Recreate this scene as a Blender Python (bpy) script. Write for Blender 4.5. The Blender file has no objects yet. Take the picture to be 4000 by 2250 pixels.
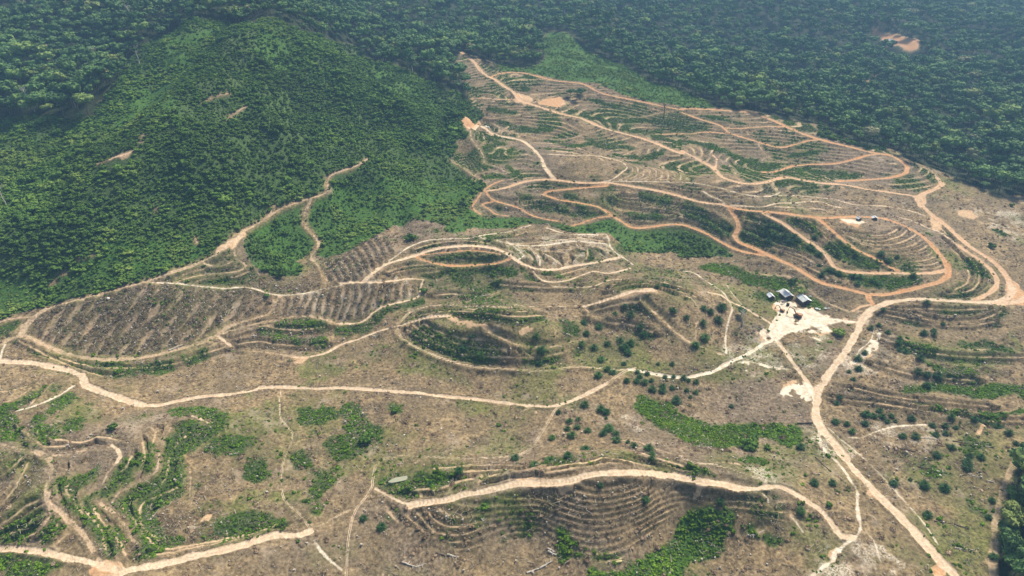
import bpy, bmesh, math, random
import numpy as np
from mathutils import Vector, Matrix
random.seed(7); RNG = np.random.default_rng(11)
SC = bpy.context.scene; COL = SC.collection
CAMZ = 180.0; PITCH = math.radians(30.0); FPX = 2702.0
cP, sP = math.cos(PITCH), math.sin(PITCH)
# ------------------------------------------------------------------ survey: places in the photograph -> places on the ground
S = 1333 / 2575.0
TILE = {'A': (0, 0, S), 'B': (1333, 0, S), 'C': (2666, 0, S), 'D': (0, 750, S), 'E': (1333, 750, S), 'F': (2666, 750, S),
        'G': (0, 1500, S), 'H': (1333, 1500, S), 'I': (2666, 1500, S), 'O': (0, 0, 4000 / 2576.0), 'P': (2400, 1340, 400 / 2576.0),
        'K': (2960, 1100, 300 / 2576.0), 'Q': (3380, 100, 240 / 2576.0), 'Z': (0, 0, 1.0)}
def px(t, x, y):
    o = TILE[t]; return (o[0] + x * o[2], o[1] + y * o[2])
def parse(s, t0='O'):
    """'E 10,20 30,40 F 5,6' -> photo pixels"""
    t = t0; out = []
    for w in s.split():
        if len(w) == 1 and w in TILE: t = w
        else:
            a = [float(q) for q in w.split(',')]
            p = px(t, a[0], a[1]); out.append((p[0], p[1]) + tuple(a[2:]))
    return out
def rays(uv):
    uv = np.asarray(uv, float)
    x = (uv[:, 0] - 2000.0) / FPX; y = (1125.0 - uv[:, 1]) / FPX
    return np.stack([x, cP + y * sP, -sP + y * cP], 1)

# height survey, overview pixels and metres
CTRL = '''
0,1449,6 0,1600,4 600,1600,0 1300,1600,2 2000,1600,0 2576,1600,2 3000,1449,2 3000,1100,2 3000,800,4 -400,1400,3 -400,1100,6
70,1135,15 130,1200,14 147,1283,12 250,1416,7 0,1359,6 50,1333,7.5 113,1289,9.5 0,1280,9 0,1130,12 293,1126,12 283,1259,7 333,1219,7 393,1186,7 403,1116,7.5 430,1076,8 480,1166,3 476,1249,2.5 366,1299,4.5 400,1366,3 233,1259,9 316,1326,6 400,1060,6 480,1050,7
640,1200,1 700,1000,1 390,1020,3 200,950,7 0,905,9 770,1340,2 500,1400,4 200,1180,10
1040,1265,4 1160,1250,7 1300,1220,11 1450,1205,14 1600,1185,15 1750,1205,13 1900,1220,9 2000,1240,6 2110,1340,3
1300,1150,3 1000,1180,2 1500,1130,5 1650,1130,9 1900,1180,6 1800,1100,1 1000,1350,0 968,1283,1 1058,1349,1 1142,1376,1 1258,1336,1 1341,1329,1 1392,1359,1 1442,1396,1 1525,1399,1 1625,1349,1 1717,1266,2
1092,1319,5 1175,1326,5 1258,1303,5 1358,1296,5 1425,1326,5 1492,1336,5 1592,1306,5 1692,1249,6
1200,1430,-1 1340,1400,-1 1480,1449,-2 1700,1330,-1 1700,1420,-3 1900,1340,0 1600,1260,9 2000,1449,0 1450,1275,8 1800,1290,3
1400,1020,2 1000,1000,1 950,1160,1 1560,935,3 1250,915,3 1000,830,4 1200,1080,1 800,1100,0
1092,621,17 1170,618,18 1258,622,17 1290,650,14 1020,655,16 1170,668,13 1170,690,9 1200,590,13 1320,583,11 1450,610,12 1540,600,10 1440,662,8 1580,655,7 1500,640,9.5
1080,798,11 1150,795,14.5 1220,810,16 1300,820,15 1400,830,11 1450,870,4 1330,870,7 1200,860,7 1100,770,6 1300,770,7 1470,770,8
1300,700,9 1200,690,8 1600,670,6 1800,700,6 1480,770,9 1550,755,14 1640,735,17 1700,790,13 1760,860,6 1820,890,4 1600,800,8
1600,860,4 1830,750,9 1840,850,4 1970,745,5 2000,800,5 1940,850,4 2150,810,5 2050,960,2 2000,900,3
2200,760,7 2120,870,4 2060,1000,2 2080,1080,2 2200,1200,2 2400,1400,1 2400,900,5 2500,870,6 2570,760,9 2400,1000,2 2500,1150,2
2300,1150,2 2576,1300,1 60,800,12 200,750,17 370,705,20 470,715,17 600,720,13 720,740,10 830,720,12 920,705,15
40,850,9 200,895,5 300,905,3 450,890,3 560,850,4 650,780,8 300,800,11 870,830,3 750,800,7 900,800,5 1050,740,8
560,640,22 610,590,24 640,690,15 550,690,16 0,760,14 100,740,15 200,735,17 370,690,21 500,650,22 690,520,28 820,470,27
0,600,33 290,400,55 350,350,60 450,290,67 570,230,72 640,150,80 700,90,88 760,50,93 400,500,40 600,400,50 700,300,55 500,600,27
150,600,32 150,480,43 700,620,14 800,640,12 730,680,11 900,600,14 1050,570,13
0,520,36 0,440,42 0,300,52 0,100,75 0,0,85 150,380,45 150,250,57 300,100,78 300,0,90 -300,600,30 -300,400,42 -300,100,80 -300,800,12
1000,0,68 1000,80,58 900,150,60 1000,175,52 1100,220,44 1180,290,36 1100,100,45 800,300,46 900,300,42 920,400,34
1100,400,24 1000,480,21 1150,480,18 900,520,20 1000,300,40
1310,460,20 1200,490,18 1300,550,10 1450,570,8 1850,620,6 1560,560,10 1650,600,5 1500,455,22 1750,460,24 1480,520,14 1830,515,18
1700,570,9 2000,680,9 2170,745,8 1390,440,22 1360,380,27 1190,310,29 1470,400,27 1600,430,24 1150,400,22 1250,380,24 1250,430,21
1400,350,23 1550,385,21 1750,430,21 1160,135,46 1200,180,43 1320,245,36 1480,320,29 1700,375,26 1830,440,23 2050,455,21 2250,485,17
1200,350,26 1250,290,29 1180,220,36 1450,250,31 1550,300,26 1700,340,22 1900,420,17
1250,175,42 1480,210,38 1700,270,34 1880,280,32 2100,350,27 2290,420,21 2250,460,18 2100,450,16 1930,430,17 1800,330,26 1920,370,22
1600,180,36 1400,90,48 1500,140,40 1750,235,30 1800,180,24 2000,250,20 2200,350,18 2400,430,14 2576,500,12 2300,200,18 2576,300,16
2000,100,28 2250,100,26 2576,100,25 2576,0,35 2000,0,40 1500,0,52 1300,60,50 1200,30,58 2900,400,14 2900,100,26
2350,460,17 2310,500,15 2450,620,12 2510,700,10 2480,760,9 2350,750,9 2576,620,10 2576,540,11 2450,520,13
1940,545,18 2000,545,20 2190,555,20 2280,600,17 2370,660,13 2390,690,12 2280,735,9 2050,495,17 2150,520,17 2350,580,12
1850,590,9 2100,650,13 2200,690,11 2200,640,16 1950,610,11
'''
ctrl = np.array([[float(a) for a in w.split(',')] for w in CTRL.split()])
cu = ctrl[:, :2] * (4000 / 2576.0)
cd = rays(cu); ct = (CAMZ - ctrl[:, 2]) / (-cd[:, 2])
CP = np.stack([cd[:, 0] * ct, cd[:, 1] * ct, ctrl[:, 2]], 1)
far = []
for X in (-2200, -1500, -900, -300, 300, 900, 1500, 2200):
    for Y, z in ((1250, 62), (1700, 88), (2300, 120)):
        far.append((X, Y, z + 8 * math.sin(X * .004 + Y)))
for X in (-700, -300, 0, 300, 700): far.append((X, 20, 0)); far.append((X, -120, 0))
for Y in (200, 450, 800): far.append((1000 + Y * .8, Y, 14 + Y * .03)); far.append((-1000 - Y * .8, Y, 25 + Y * .05))
CP = np.vstack([CP, np.array(far, float)])
def tps_fit(P, lam):
    n = len(P); sc = 100.0
    X = P[:, :2] / sc
    d2 = ((X[:, None, :] - X[None, :, :]) ** 2).sum(2)
    K = .5 * d2 * np.log(d2 + 1e-12)
    A = np.zeros((n + 3, n + 3)); A[:n, :n] = K + lam * np.eye(n); A[:n, n] = 1; A[:n, n + 1:] = X
    A[n, :n] = 1; A[n + 1:, :n] = X.T
    b = np.zeros(n + 3); b[:n] = P[:, 2]
    return np.linalg.solve(A, b), X, sc
W, TX, TS = tps_fit(CP, 0.004)
def tps(x, y):
    out = np.empty(x.shape)
    for s in range(0, len(x), 20000):
        a = np.stack([x[s:s + 20000], y[s:s + 20000]], 1) / TS
        d2 = ((a[:, None, :] - TX[None]) ** 2).sum(2)
        out[s:s + 20000] = (.5 * d2 * np.log(d2 + 1e-12)) @ W[:-3] + W[-3] + a @ W[-2:]
    return out
# ------------------------------------------------------------------ noise
def _hash(ix, iy, seed):
    n = (ix.astype(np.int64) * 374761393 + iy.astype(np.int64) * 668265263 + seed * 1442695041) & 0x7fffffff
    n = ((n ^ (n >> 13)) * 1274126177) & 0x7fffffff
    n = n ^ (n >> 16)
    return (n & 0xffff).astype(np.float32) / 65535.0
def vn(x, y, s, seed=0):
    x = x / s; y = y / s
    ix = np.floor(x); iy = np.floor(y); fx = (x - ix).astype(np.float32); fy = (y - iy).astype(np.float32)
    fx = fx * fx * (3 - 2 * fx); fy = fy * fy * (3 - 2 * fy)
    a = _hash(ix, iy, seed); b = _hash(ix + 1, iy, seed); c = _hash(ix, iy + 1, seed); d = _hash(ix + 1, iy + 1, seed)
    return (a + (b - a) * fx) * (1 - fy) + (c + (d - c) * fx) * fy - .5
def fbm(x, y, s, o=3, seed=0):
    r = 0; a = 1.0; t = 0
    for k in range(o):
        c_, s_ = math.cos(k * 1.3 + .4), math.sin(k * 1.3 + .4)
        r = r + a * vn(x * c_ - y * s_, x * s_ + y * c_, s, seed + k * 17); t += a; a *= .55; s *= .48
    return r / t
def sm(a, b, x):
    t = np.clip((x - a) / (b - a), 0, 1); return t * t * (3 - 2 * t)
GX0, GY0, GD = -2000.0, 0.0, 8.0
gnx, gny = 501, 290
gx, gy = np.meshgrid(GX0 + GD * np.arange(gnx), GY0 + GD * np.arange(gny))
HG = tps(gx.ravel(), gy.ravel()).reshape(gny, gnx)
def _relief():
    def ms(a, b, x):
        t = np.clip((x - a) / (b - a), 0, 1); return t * t * (3 - 2 * t)
    rdg = 1 - np.abs(2 * fbm(gx.ravel() * 1.0, gy.ravel() * .5, 58, 3, 91)).reshape(gx.shape) * 2.2
    hill = ms(330, 400, gy + (gx + 200) * .15) * ms(40, -60, gx - (gy - 400) * .05) * ms(-700, -500, gx)
    forest_ = ms(620, 760, gy + np.abs(gx) * .05)
    big = fbm(gx.ravel(), gy.ravel() * .8, 150, 3, 33).reshape(gx.shape)
    return (rdg - .55) * (np.maximum(10.5 * hill, forest_ * 10)) + big * 44 * ms(640, 900, gy + np.abs(gx) * .05)
def h0(x, y):
    """smooth land height, cubic interpolation"""
    fx = np.clip((x - GX0) / GD, 1, gnx - 3.001); fy = np.clip((y - GY0) / GD, 1, gny - 3.001)
    ix = fx.astype(int); iy = fy.astype(int); tx = fx - ix; ty = fy - iy
    def w(t): return (((-.5 * t + 1) * t - .5) * t, (1.5 * t - 2.5) * t * t + 1, ((-1.5 * t + 2) * t + .5) * t, (.5 * t - .5) * t * t)
    wx, wy = w(tx), w(ty); r = 0
    for j in range(4):
        r = r + wy[j] * sum(wx[i] * HG[iy - 1 + j, ix - 1 + i] for i in range(4))
    return r
def march(uv):
    d = rays(uv); n = len(d)
    t = np.full(n, 130.0); hit = np.zeros(n, bool); lo = t.copy()
    for _ in range(900):
        nt = t + 1.2 + t * .003
        z = CAMZ + d[:, 2] * nt
        below = (z < h0(d[:, 0] * nt, d[:, 1] * nt)) & ~hit
        lo = np.where(hit, lo, t); hit |= below
        t = np.where(hit & ~below, t, nt)
        if hit.all() or t.min() > 2600: break
    hi = t.copy()
    for _ in range(12):
        m = (lo + hi) / 2
        b = CAMZ + d[:, 2] * m < h0(d[:, 0] * m, d[:, 1] * m)
        hi = np.where(b, m, hi); lo = np.where(b, lo, m)
    return np.stack([d[:, 0] * hi, d[:, 1] * hi, CAMZ + d[:, 2] * hi], 1), hi
HG = HG + _relief()
_pm, _t = march(cu)
_bad = [(tuple(ctrl[i].astype(int)), round(float(_t[i] - ct[i]), 1)) for i in range(len(ctrl)) if abs(_t[i] - ct[i]) > 12]
print('CTRL_OFF', len(_bad), _bad[:60])
# ------------------------------------------------------------------ roads: style width | path
# styles: p pale cream, o orange, k pinkish, w white sand, t twin wheel ruts, b bare strip
ROADS = '''
p 6.2 | F 1060,1448 1110,1360 1180,1270 1240,1190 1290,1110 1330,1020 1370,950 1420,890 1500,850 1600,825
p 5.2 | F 1600,825 1750,808 1900,812 2100,825 2250,832 2380,825 2460,790 2490,740 2470,680
p 5.2 | F 2250,832 2380,840 2500,830 2600,800
k 5.0 | F 2470,680 2420,600 2340,520 2230,450 2120,370 2030,290 1950,220 1880,170 1820,110 1770,60 1780,30 1850,0 C 1920,1420 1960,1390 1925,1345
b 3.0 | C 1925,1345 1880,1290 1810,1262
b 2.5 | C 1590,1135 1650,1180 1720,1230
k 4.0 | F 2200,815 2280,780 2350,730 2375,680 2340,600 2250,520 2150,450 2080,400
p 1.8 | F 2080,400 1950,310 1850,270 1740,220 1600,180
o 4.6 | F 1440,850 1410,800 1400,770 1500,775 1640,755 1800,715 1930,680 2000,640 2010,590 1980,520 1910,430 1830,350 1730,285 1600,225 1480,195 1350,185 1200,188 1080,195 950,185 800,165 650,150 500,140 380,120 330,105
k 4.2 | F 1975,590 1900,605 1750,615 1600,610 1450,610 1300,605 1180,585 1130,550 1100,490 1040,430 950,370 850,300 750,230 650,180 620,165
o 4.0 | F 1640,600 1560,560 1480,510 1380,465 1290,420 1200,350 1120,280 1050,220 1010,195
o 4.4 | F 1400,770 1280,740 1150,710 1040,680 950,630 860,570 750,520 660,480 560,430 470,400 410,370 395,330 420,280 415,220 380,160 340,110 320,95
o 3.4 | F 640,480 520,465 420,440 340,405 260,360 180,310 90,275 0,245 E 2450,245 2350,262 2200,270 2120,220 2040,175 1980,130 1900,100 1750,75 1620,55 1540,0 B 2000,1400
o 2.6 | E 1225,-90 1140,-60 1080,-20 1100,5 1140,60 1250,90 1350,125 1430,175 1540,205 1640,222
o 2.4 | E 1740,255 1830,230 1920,195 2040,182
k 4.4 | F 320,95 200,85 130,75 50,50 0,35 B 2400,1440 2250,1415 2100,1390 2000,1375 1900,1380 1750,1375 1600,1355 1450,1360 1330,1385 1230,1420 1110,1440
w 2.6 | B 1990,1365 2250,1368 2575,1375 C 100,1380 250,1410 400,1448
w 2.6 | F 150,-10 220,35 290,60 330,90
w 2.2 | F 360,-5 480,20 600,35 700,20 740,0
p 2.4 | F 620,30 750,25 900,30 1050,45 1150,55 1280,90 1430,102 1520,105 1650,125 1760,155 1830,180
p 2.6 | F 340,100 450,105 600,112 700,85 820,80 950,72 1050,78 1130,105 1195,118
p 1.6 | F 700,110 850,115 1000,125 1060,130
k 4.4 | F 1540,0 1650,15 1740,30 1770,50
k 4.6 | C 0,1140 100,1190 180,1240 240,1280 300,1330 400,1370 480,1385 600,1380 720,1350 800,1340 950,1365 1100,1385 1250,1400 1400,1430 1550,1448
o 4.6 | C 0,820 200,825 400,840 520,850 620,885 720,925 780,955 850,985 950,1025 1100,1070 1250,1105 1380,1140 1480,1160 1570,1175 1650,1215 1700,1260 1690,1300 1600,1335 1450,1350 1300,1362 1170,1368
o 3.8 | C 1560,1165 1420,1165 1300,1200 1150,1235 1000,1240 850,1250 750,1280 680,1298 610,1300
o 3.6 | C 0,850 100,890 220,925 310,955 340,1000 400,1020 500,1050 600,1080 700,1110 770,1112 860,1085 950,1060 1050,1052 1100,1060
o 3.2 | C 330,965 420,972 550,958 700,955 800,960
o 3.2 | C -150,1015 0,1010 80,1008 170,995 260,1000 370,1012
b 2.2 | C 570,1080 600,1130 640,1180 600,1210
b 2.4 | C 580,1190 640,1215 720,1222 800,1225
k 2.6 | C 230,1170 260,1200 255,1240 245,1280
b 2.0 | C 330,1230 380,1270 410,1330 450,1380
k 5.2 | B 905,395 960,430 1010,470 1050,530 1110,580 1160,600 1230,650 1290,690 1340,745 1400,775 1480,800 1580,835 1700,870 1800,890 1900,930 1980,965 2100,1000 2250,1040 2380,1085 2480,1120 2575,1160
o 3.8 | B 1130,590 1140,570 1170,558 1300,548 1400,555 1500,580 1600,605 1700,618 1830,630 1890,665 1950,700 2050,725 2200,755 2350,785 2450,805 2575,830
b 2.8 | B 1660,790 1760,745 1850,720 1950,705
b 2.4 | B 2180,885 2300,880 2400,850 2500,835
p 5.0 | B 970,965 1060,975 1130,1000 1230,1030 1330,1055 1420,1095 1480,1150 1510,1190 1530,1250 1570,1310 1610,1350
b 3.0 | B 975,985 985,1050 1030,1110 1070,1170 1080,1230
b 2.2 | B 1080,1230 1150,1250 1210,1270 1230,1290
b 2.4 | B 830,1215 900,1260 980,1310 1050,1345 1130,1370
b 2.2 | B 1000,1320 1080,1300 1180,1285
p 2.6 | B 1510,1160 1600,1165 1750,1170 1870,1170 2000,1190 2130,1225 2160,1260 2100,1310 2060,1345 1990,1375
k 2.6 | B 980,748 1100,742 1200,750 1340,755
b 2.4 | B 1080,880 1130,905 1200,882 1320,870 1420,845 1530,830
b 2.4 | B 1560,1050 1680,1055 1800,1025 1900,990 1980,970
b 2.2 | B 2080,1155 2200,1140 2330,1110 2430,1100
b 2.0 | B 1140,930 1250,985 1370,1020 1480,1040
o 2.0 | E 1060,0 1030,50 990,100 1000,130 1050,165
o 2.0 | E 1140,75 1060,85 1120,130 1150,165 1260,180
p 3.4 | E 0,690 160,680 280,685 400,670 520,650 620,660
p 2.4 | E 620,660 600,720 590,790 500,820 400,840 300,870 230,920 180,970 100,995 0,990
p 4.6 | E 160,680 230,620 330,550 450,510 560,480 680,440 800,415 950,405 1100,415 1200,435 1270,475 1320,515 1400,555 1500,585 1620,585 1750,560 1900,535 2020,510 2110,492
o 3.2 | E 560,490 640,520 740,545 850,555 950,555 1100,545 1220,525 1290,490
o 1.6 | E 560,490 650,470 800,455 950,440 1100,450 1200,470
w 3.0 | E 360,520 430,470 520,410 650,365 800,350 950,345 1100,325 1250,300 1350,275 1430,250
w 3.0 | E 1550,270 1680,310 1850,320 2000,318 2020,350 2030,410 2090,470 2130,495 2200,545
w 2.0 | E 1050,340 1200,370 1350,400 1500,405 1650,385 1750,370 1900,380 2000,390
w 1.6 | E 1400,400 1470,460 1500,510 1500,555
w 1.6 | E 1250,375 1330,430 1380,480 1340,510
p 2.6 | E 1450,600 1500,660 1570,680 1690,670 1780,640 1900,600 2020,610 2180,575
p 1.6 | E 1600,715 1750,720 1900,710 2000,670 2120,655
p 3.0 | D 2350,1240 2470,1210 2575,1150 E 130,1110 280,1050 400,1020 450,1005
p 4.2 | E 450,1005 560,970 680,940 800,930
t 3.4 | E 420,1015 460,960 530,900 650,865 800,855 1000,860 1200,862 1400,865 1600,865 1740,860 1840,865
t 3.8 | E 420,1030 450,1090 550,1160 700,1230 850,1285 1050,1325 1200,1328 1400,1345 1550,1345 1750,1320 1900,1325 2050,1340 2200,1345
w 3.8 | E 2180,1340 2280,1355 2350,1370 2450,1390 F -20,1400 60,1395 130,1380 230,1355 330,1300 430,1250 530,1200 620,1140 700,1110
b 2.4 | E 1100,1050 1180,1090 1290,1140 1400,1165 1500,1172 1620,1165 1700,1140 1850,1100
p 4.6 | E 1840,860 1950,830 2100,780 2200,750 2350,740
b 2.0 | E 1740,810 1790,850 1840,870 1880,920 1960,950
b 3.4 | E 2280,830 2350,900 2430,970 2500,1040 F 0,1100 60,1140 200,1190 330,1240
t 3.8 | E 1970,1470 2080,1390 2150,1350 2220,1330
p 4.2 | H 2000,0 1900,50 1800,100 1700,140 1600,165 1480,165 1300,150 1100,125 900,105 750,90 600,70 400,55 200,40 0,30 G 2400,35 2200,25 2000,25 1900,50 1700,80 1500,100 1300,140 1200,160 1080,160
p 6.0 | G 1080,160 950,120 800,70 700,30 640,0 D 620,1390 520,1350 400,1320 250,1290 100,1280 -60,1275
t 3.0 | H 1660,160 1610,200 1560,290 1510,370 1450,460 1370,520 1250,545 1100,555 900,560 700,550 550,540 420,545 320,570 260,620 240,700 235,770
t 2.6 | H 235,770 190,850 130,920 90,1000 65,1100 50,1200 40,1400 30,1500
p 2.6 | H 260,790 330,830 430,880 530,910
p 5.4 | H 530,910 650,890 800,870 920,835 1050,815 1200,780 1300,755 1420,750 1600,745 1720,730 1830,690 1950,675 2100,665 2250,670 2400,685 2500,695 I 0,710 100,722 250,750 400,780
p 4.4 | I 400,780 520,790 650,775 740,780 850,830 950,890 1050,960 1110,1030 1160,1100 1200,1150 1290,1155
t 3.0 | I 0,560 100,590 250,610 400,650 500,685 590,715 650,760
b 2.4 | H 1480,500 1650,490 1800,470 1950,440 2100,425 2250,440 2350,480 2575,545
b 1.6 | I 250,590 350,595 430,605
p 6.2 | F 1040,1465 I 1020,60 1010,200 1030,300 1080,370 1150,450 1230,560 1300,650 1400,750 1500,860 1600,960 1700,1060 1800,1170 1900,1280 2000,1390 2060,1448 2200,1600
w 2.8 | I 1030,360 1040,450 1100,530 1170,590 1220,650 1270,730 1320,810 1320,900 1330,1000 1345,1080 1320,1140 1250,1190 1180,1250 1120,1330 1050,1390 980,1448 880,1530
w 1.2 | I 1100,330 1200,420 1300,500 1400,590 1500,690 1600,800 1700,910 1800,1020 1870,1120 1930,1210
w 1.4 | I 1240,400 1350,405 1430,370 1550,330 1650,315 1850,305
b 4.6 | I 2575,540 2500,600 2440,740 2390,900 2360,1050 2350,1200 2340,1300 2335,1450
p 4.4 | F 700,1110 760,1180 820,1270 880,1350 930,1420 980,1490 I 1005,110
w 3.4 | F 1340,985 1250,975 1150,960 1000,940 880,900 800,860
w 3.6 | F 700,1110 660,1050 700,970 760,900 800,850
w 3.2 | F 700,1115 800,1060 900,1025 1050,1000
w 1.8 | F 420,1285 500,1280 600,1300 700,1325 800,1335
w 1.6 | F 0,600 80,610 180,670 300,750 350,820 375,880 345,980 325,1100 330,1220
p 2.6 | F 190,755 290,780 370,830 480,880 560,930 650,980 690,1020
w 1.2 | F 330,690 380,770 450,850
b 2.6 | F 0,780 70,800 110,860 125,930 100,1020 105,1130
b 1.4 | F 1470,985 1600,1020 1750,1070 1900,1130 2020,1165
b 3.0 | F 490,590 560,615 700,630 800,630 850,680 950,730 1030,800 1130,850 1260,900 1350,900
k 2.4 | F 1290,895 1350,862 1425,850
b 2.4 | F 0,500 60,500 150,500 280,510
b 4.6 | D -100,1020 0,985 60,960 140,950 270,930 350,880 500,840 650,800 800,760 950,720 1050,690 1200,640 1350,590 1450,560 1550,510 1650,460 1720,390 1790,320 1860,285
b 3.6 | D 1860,285 1980,220 2040,180 2100,130 2200,95 2300,60 2400,30 2480,0 A 2470,1400 2480,1330 2520,1300 2575,1292 B 70,1270 140,1235 200,1200
b 3.0 | D 2010,190 2050,150 2065,100
b 3.6 | D 2350,60 2320,110 2295,180 2300,250 2360,320 2410,380
b 3.6 | D 2410,380 2390,440 2340,490 2390,540 2440,610 2460,680 2430,730
w 3.2 | D 1150,685 1300,690 1500,710 1700,730 1850,715 1950,740 2050,770 2150,780 2300,765 2450,730 2575,705
b 8.0 | D 160,1080 180,1020 240,960 290,920 350,885
b 4.6 | D 0,1150 60,1120 160,1085 250,1110 330,1150 420,1190 500,1220 640,1250 800,1265 1000,1260 1200,1225 1400,1170 1560,1120 1650,1070 1720,1020 1850,970 2000,930 2060,880 2090,820 2120,790
b 3.0 | D 1650,1080 1800,1030 1950,990 2100,960 2250,935 2400,950 2575,1000
w 2.0 | D 0,1260 15,1200 40,1150
p 3.0 | D 1650,1090 1700,1130 1740,1160
b 3.0 | D 1830,1190 2000,1210 2150,1230 2250,1240 2330,1240
b 3.0 | D 1300,690 1380,660 1500,630 1650,615 1800,600 1860,560 1810,520 1770,470 1780,400 1820,340
b 3.0 | D 1500,530 1620,560 1720,540 1780,500
t 1.8 | G 2120,50 2110,150 2120,260 2200,360 2205,430 2160,520 2130,640 2125,780 2150,880 2230,950 2300,1030 2340,1100
p 5.2 | G 2340,1110 2250,1140 2080,1140 1980,1170 1850,1210 1700,1250 1500,1290 1300,1340 1150,1370 1000,1395 920,1420 850,1470 700,1500
t 2.4 | G 2340,1100 2450,1050 2575,980 H 60,950
p 4.4 | G -50,1250 100,1245 250,1255 400,1280 550,1320 700,1350 800,1380 900,1410
b 4.2 | G 220,500 300,520 370,570 390,620 370,700 360,800 370,900 440,950 510,1020 600,1100 660,1180 710,1270 750,1350
b 2.8 | G 370,900 380,980 330,1060
p 3.2 | G 840,460 880,490 910,550 880,590
b 1.8 | G 880,590 820,660 770,760
b 2.4 | G 400,540 500,530 600,510 700,490 840,470
b 1.6 | G 0,450 100,475 220,500
b 2.6 | G 730,880 800,930 870,990 950,1080 1010,1190
w 2.6 | G 2370,1180 2420,1260 2500,1340 2575,1400
w 2.6 | G 130,200 250,170 350,130 450,80 560,10
b 1.8 | G 0,140 90,120 180,70 230,30
b 1.4 | G 850,880 900,820 1000,760 1100,710 1180,660 1200,560 1210,450 1290,330
p 2.0 | G 1450,240 1510,260 1570,290
b 1.2 | G 1420,600 1440,700 1430,850 1480,920
b 2.2 | A 1530,770 1620,725 1720,705
b 1.6 | A 1060,1070 1090,1010
b 1.6 | A 1710,910 1780,850 1860,800
b 3.6 | A 750,1235 850,1190 950,1160 1010,1130
b 2.4 | D 395,690 450,630 530,595
b 2.0 | D 1170,150 1200,95
b 1.6 | D 600,500 720,465
b 1.2 | D 1470,340 1490,385
w 1.2 | I 640,1090 580,1120
w 1.2 | I 810,990 870,1060 910,1120
w 1.2 | I 1380,1100 1450,1200 1500,1350
w 1.0 | I 600,820 650,870 650,910
b 1.8 | H 1060,690 1000,840
b 1.6 | F 2080,220 2200,240
w 1.2 | F 1440,1040 1420,1120 1330,1200 1290,1300
w 1.6 | F 930,1080 1060,1130
b 2.6 | F 2160,1190 2290,1190
b 1.6 | E 1110,780 1240,740
b 1.4 | H 1300,230 1450,170 1400,180
'''
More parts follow.
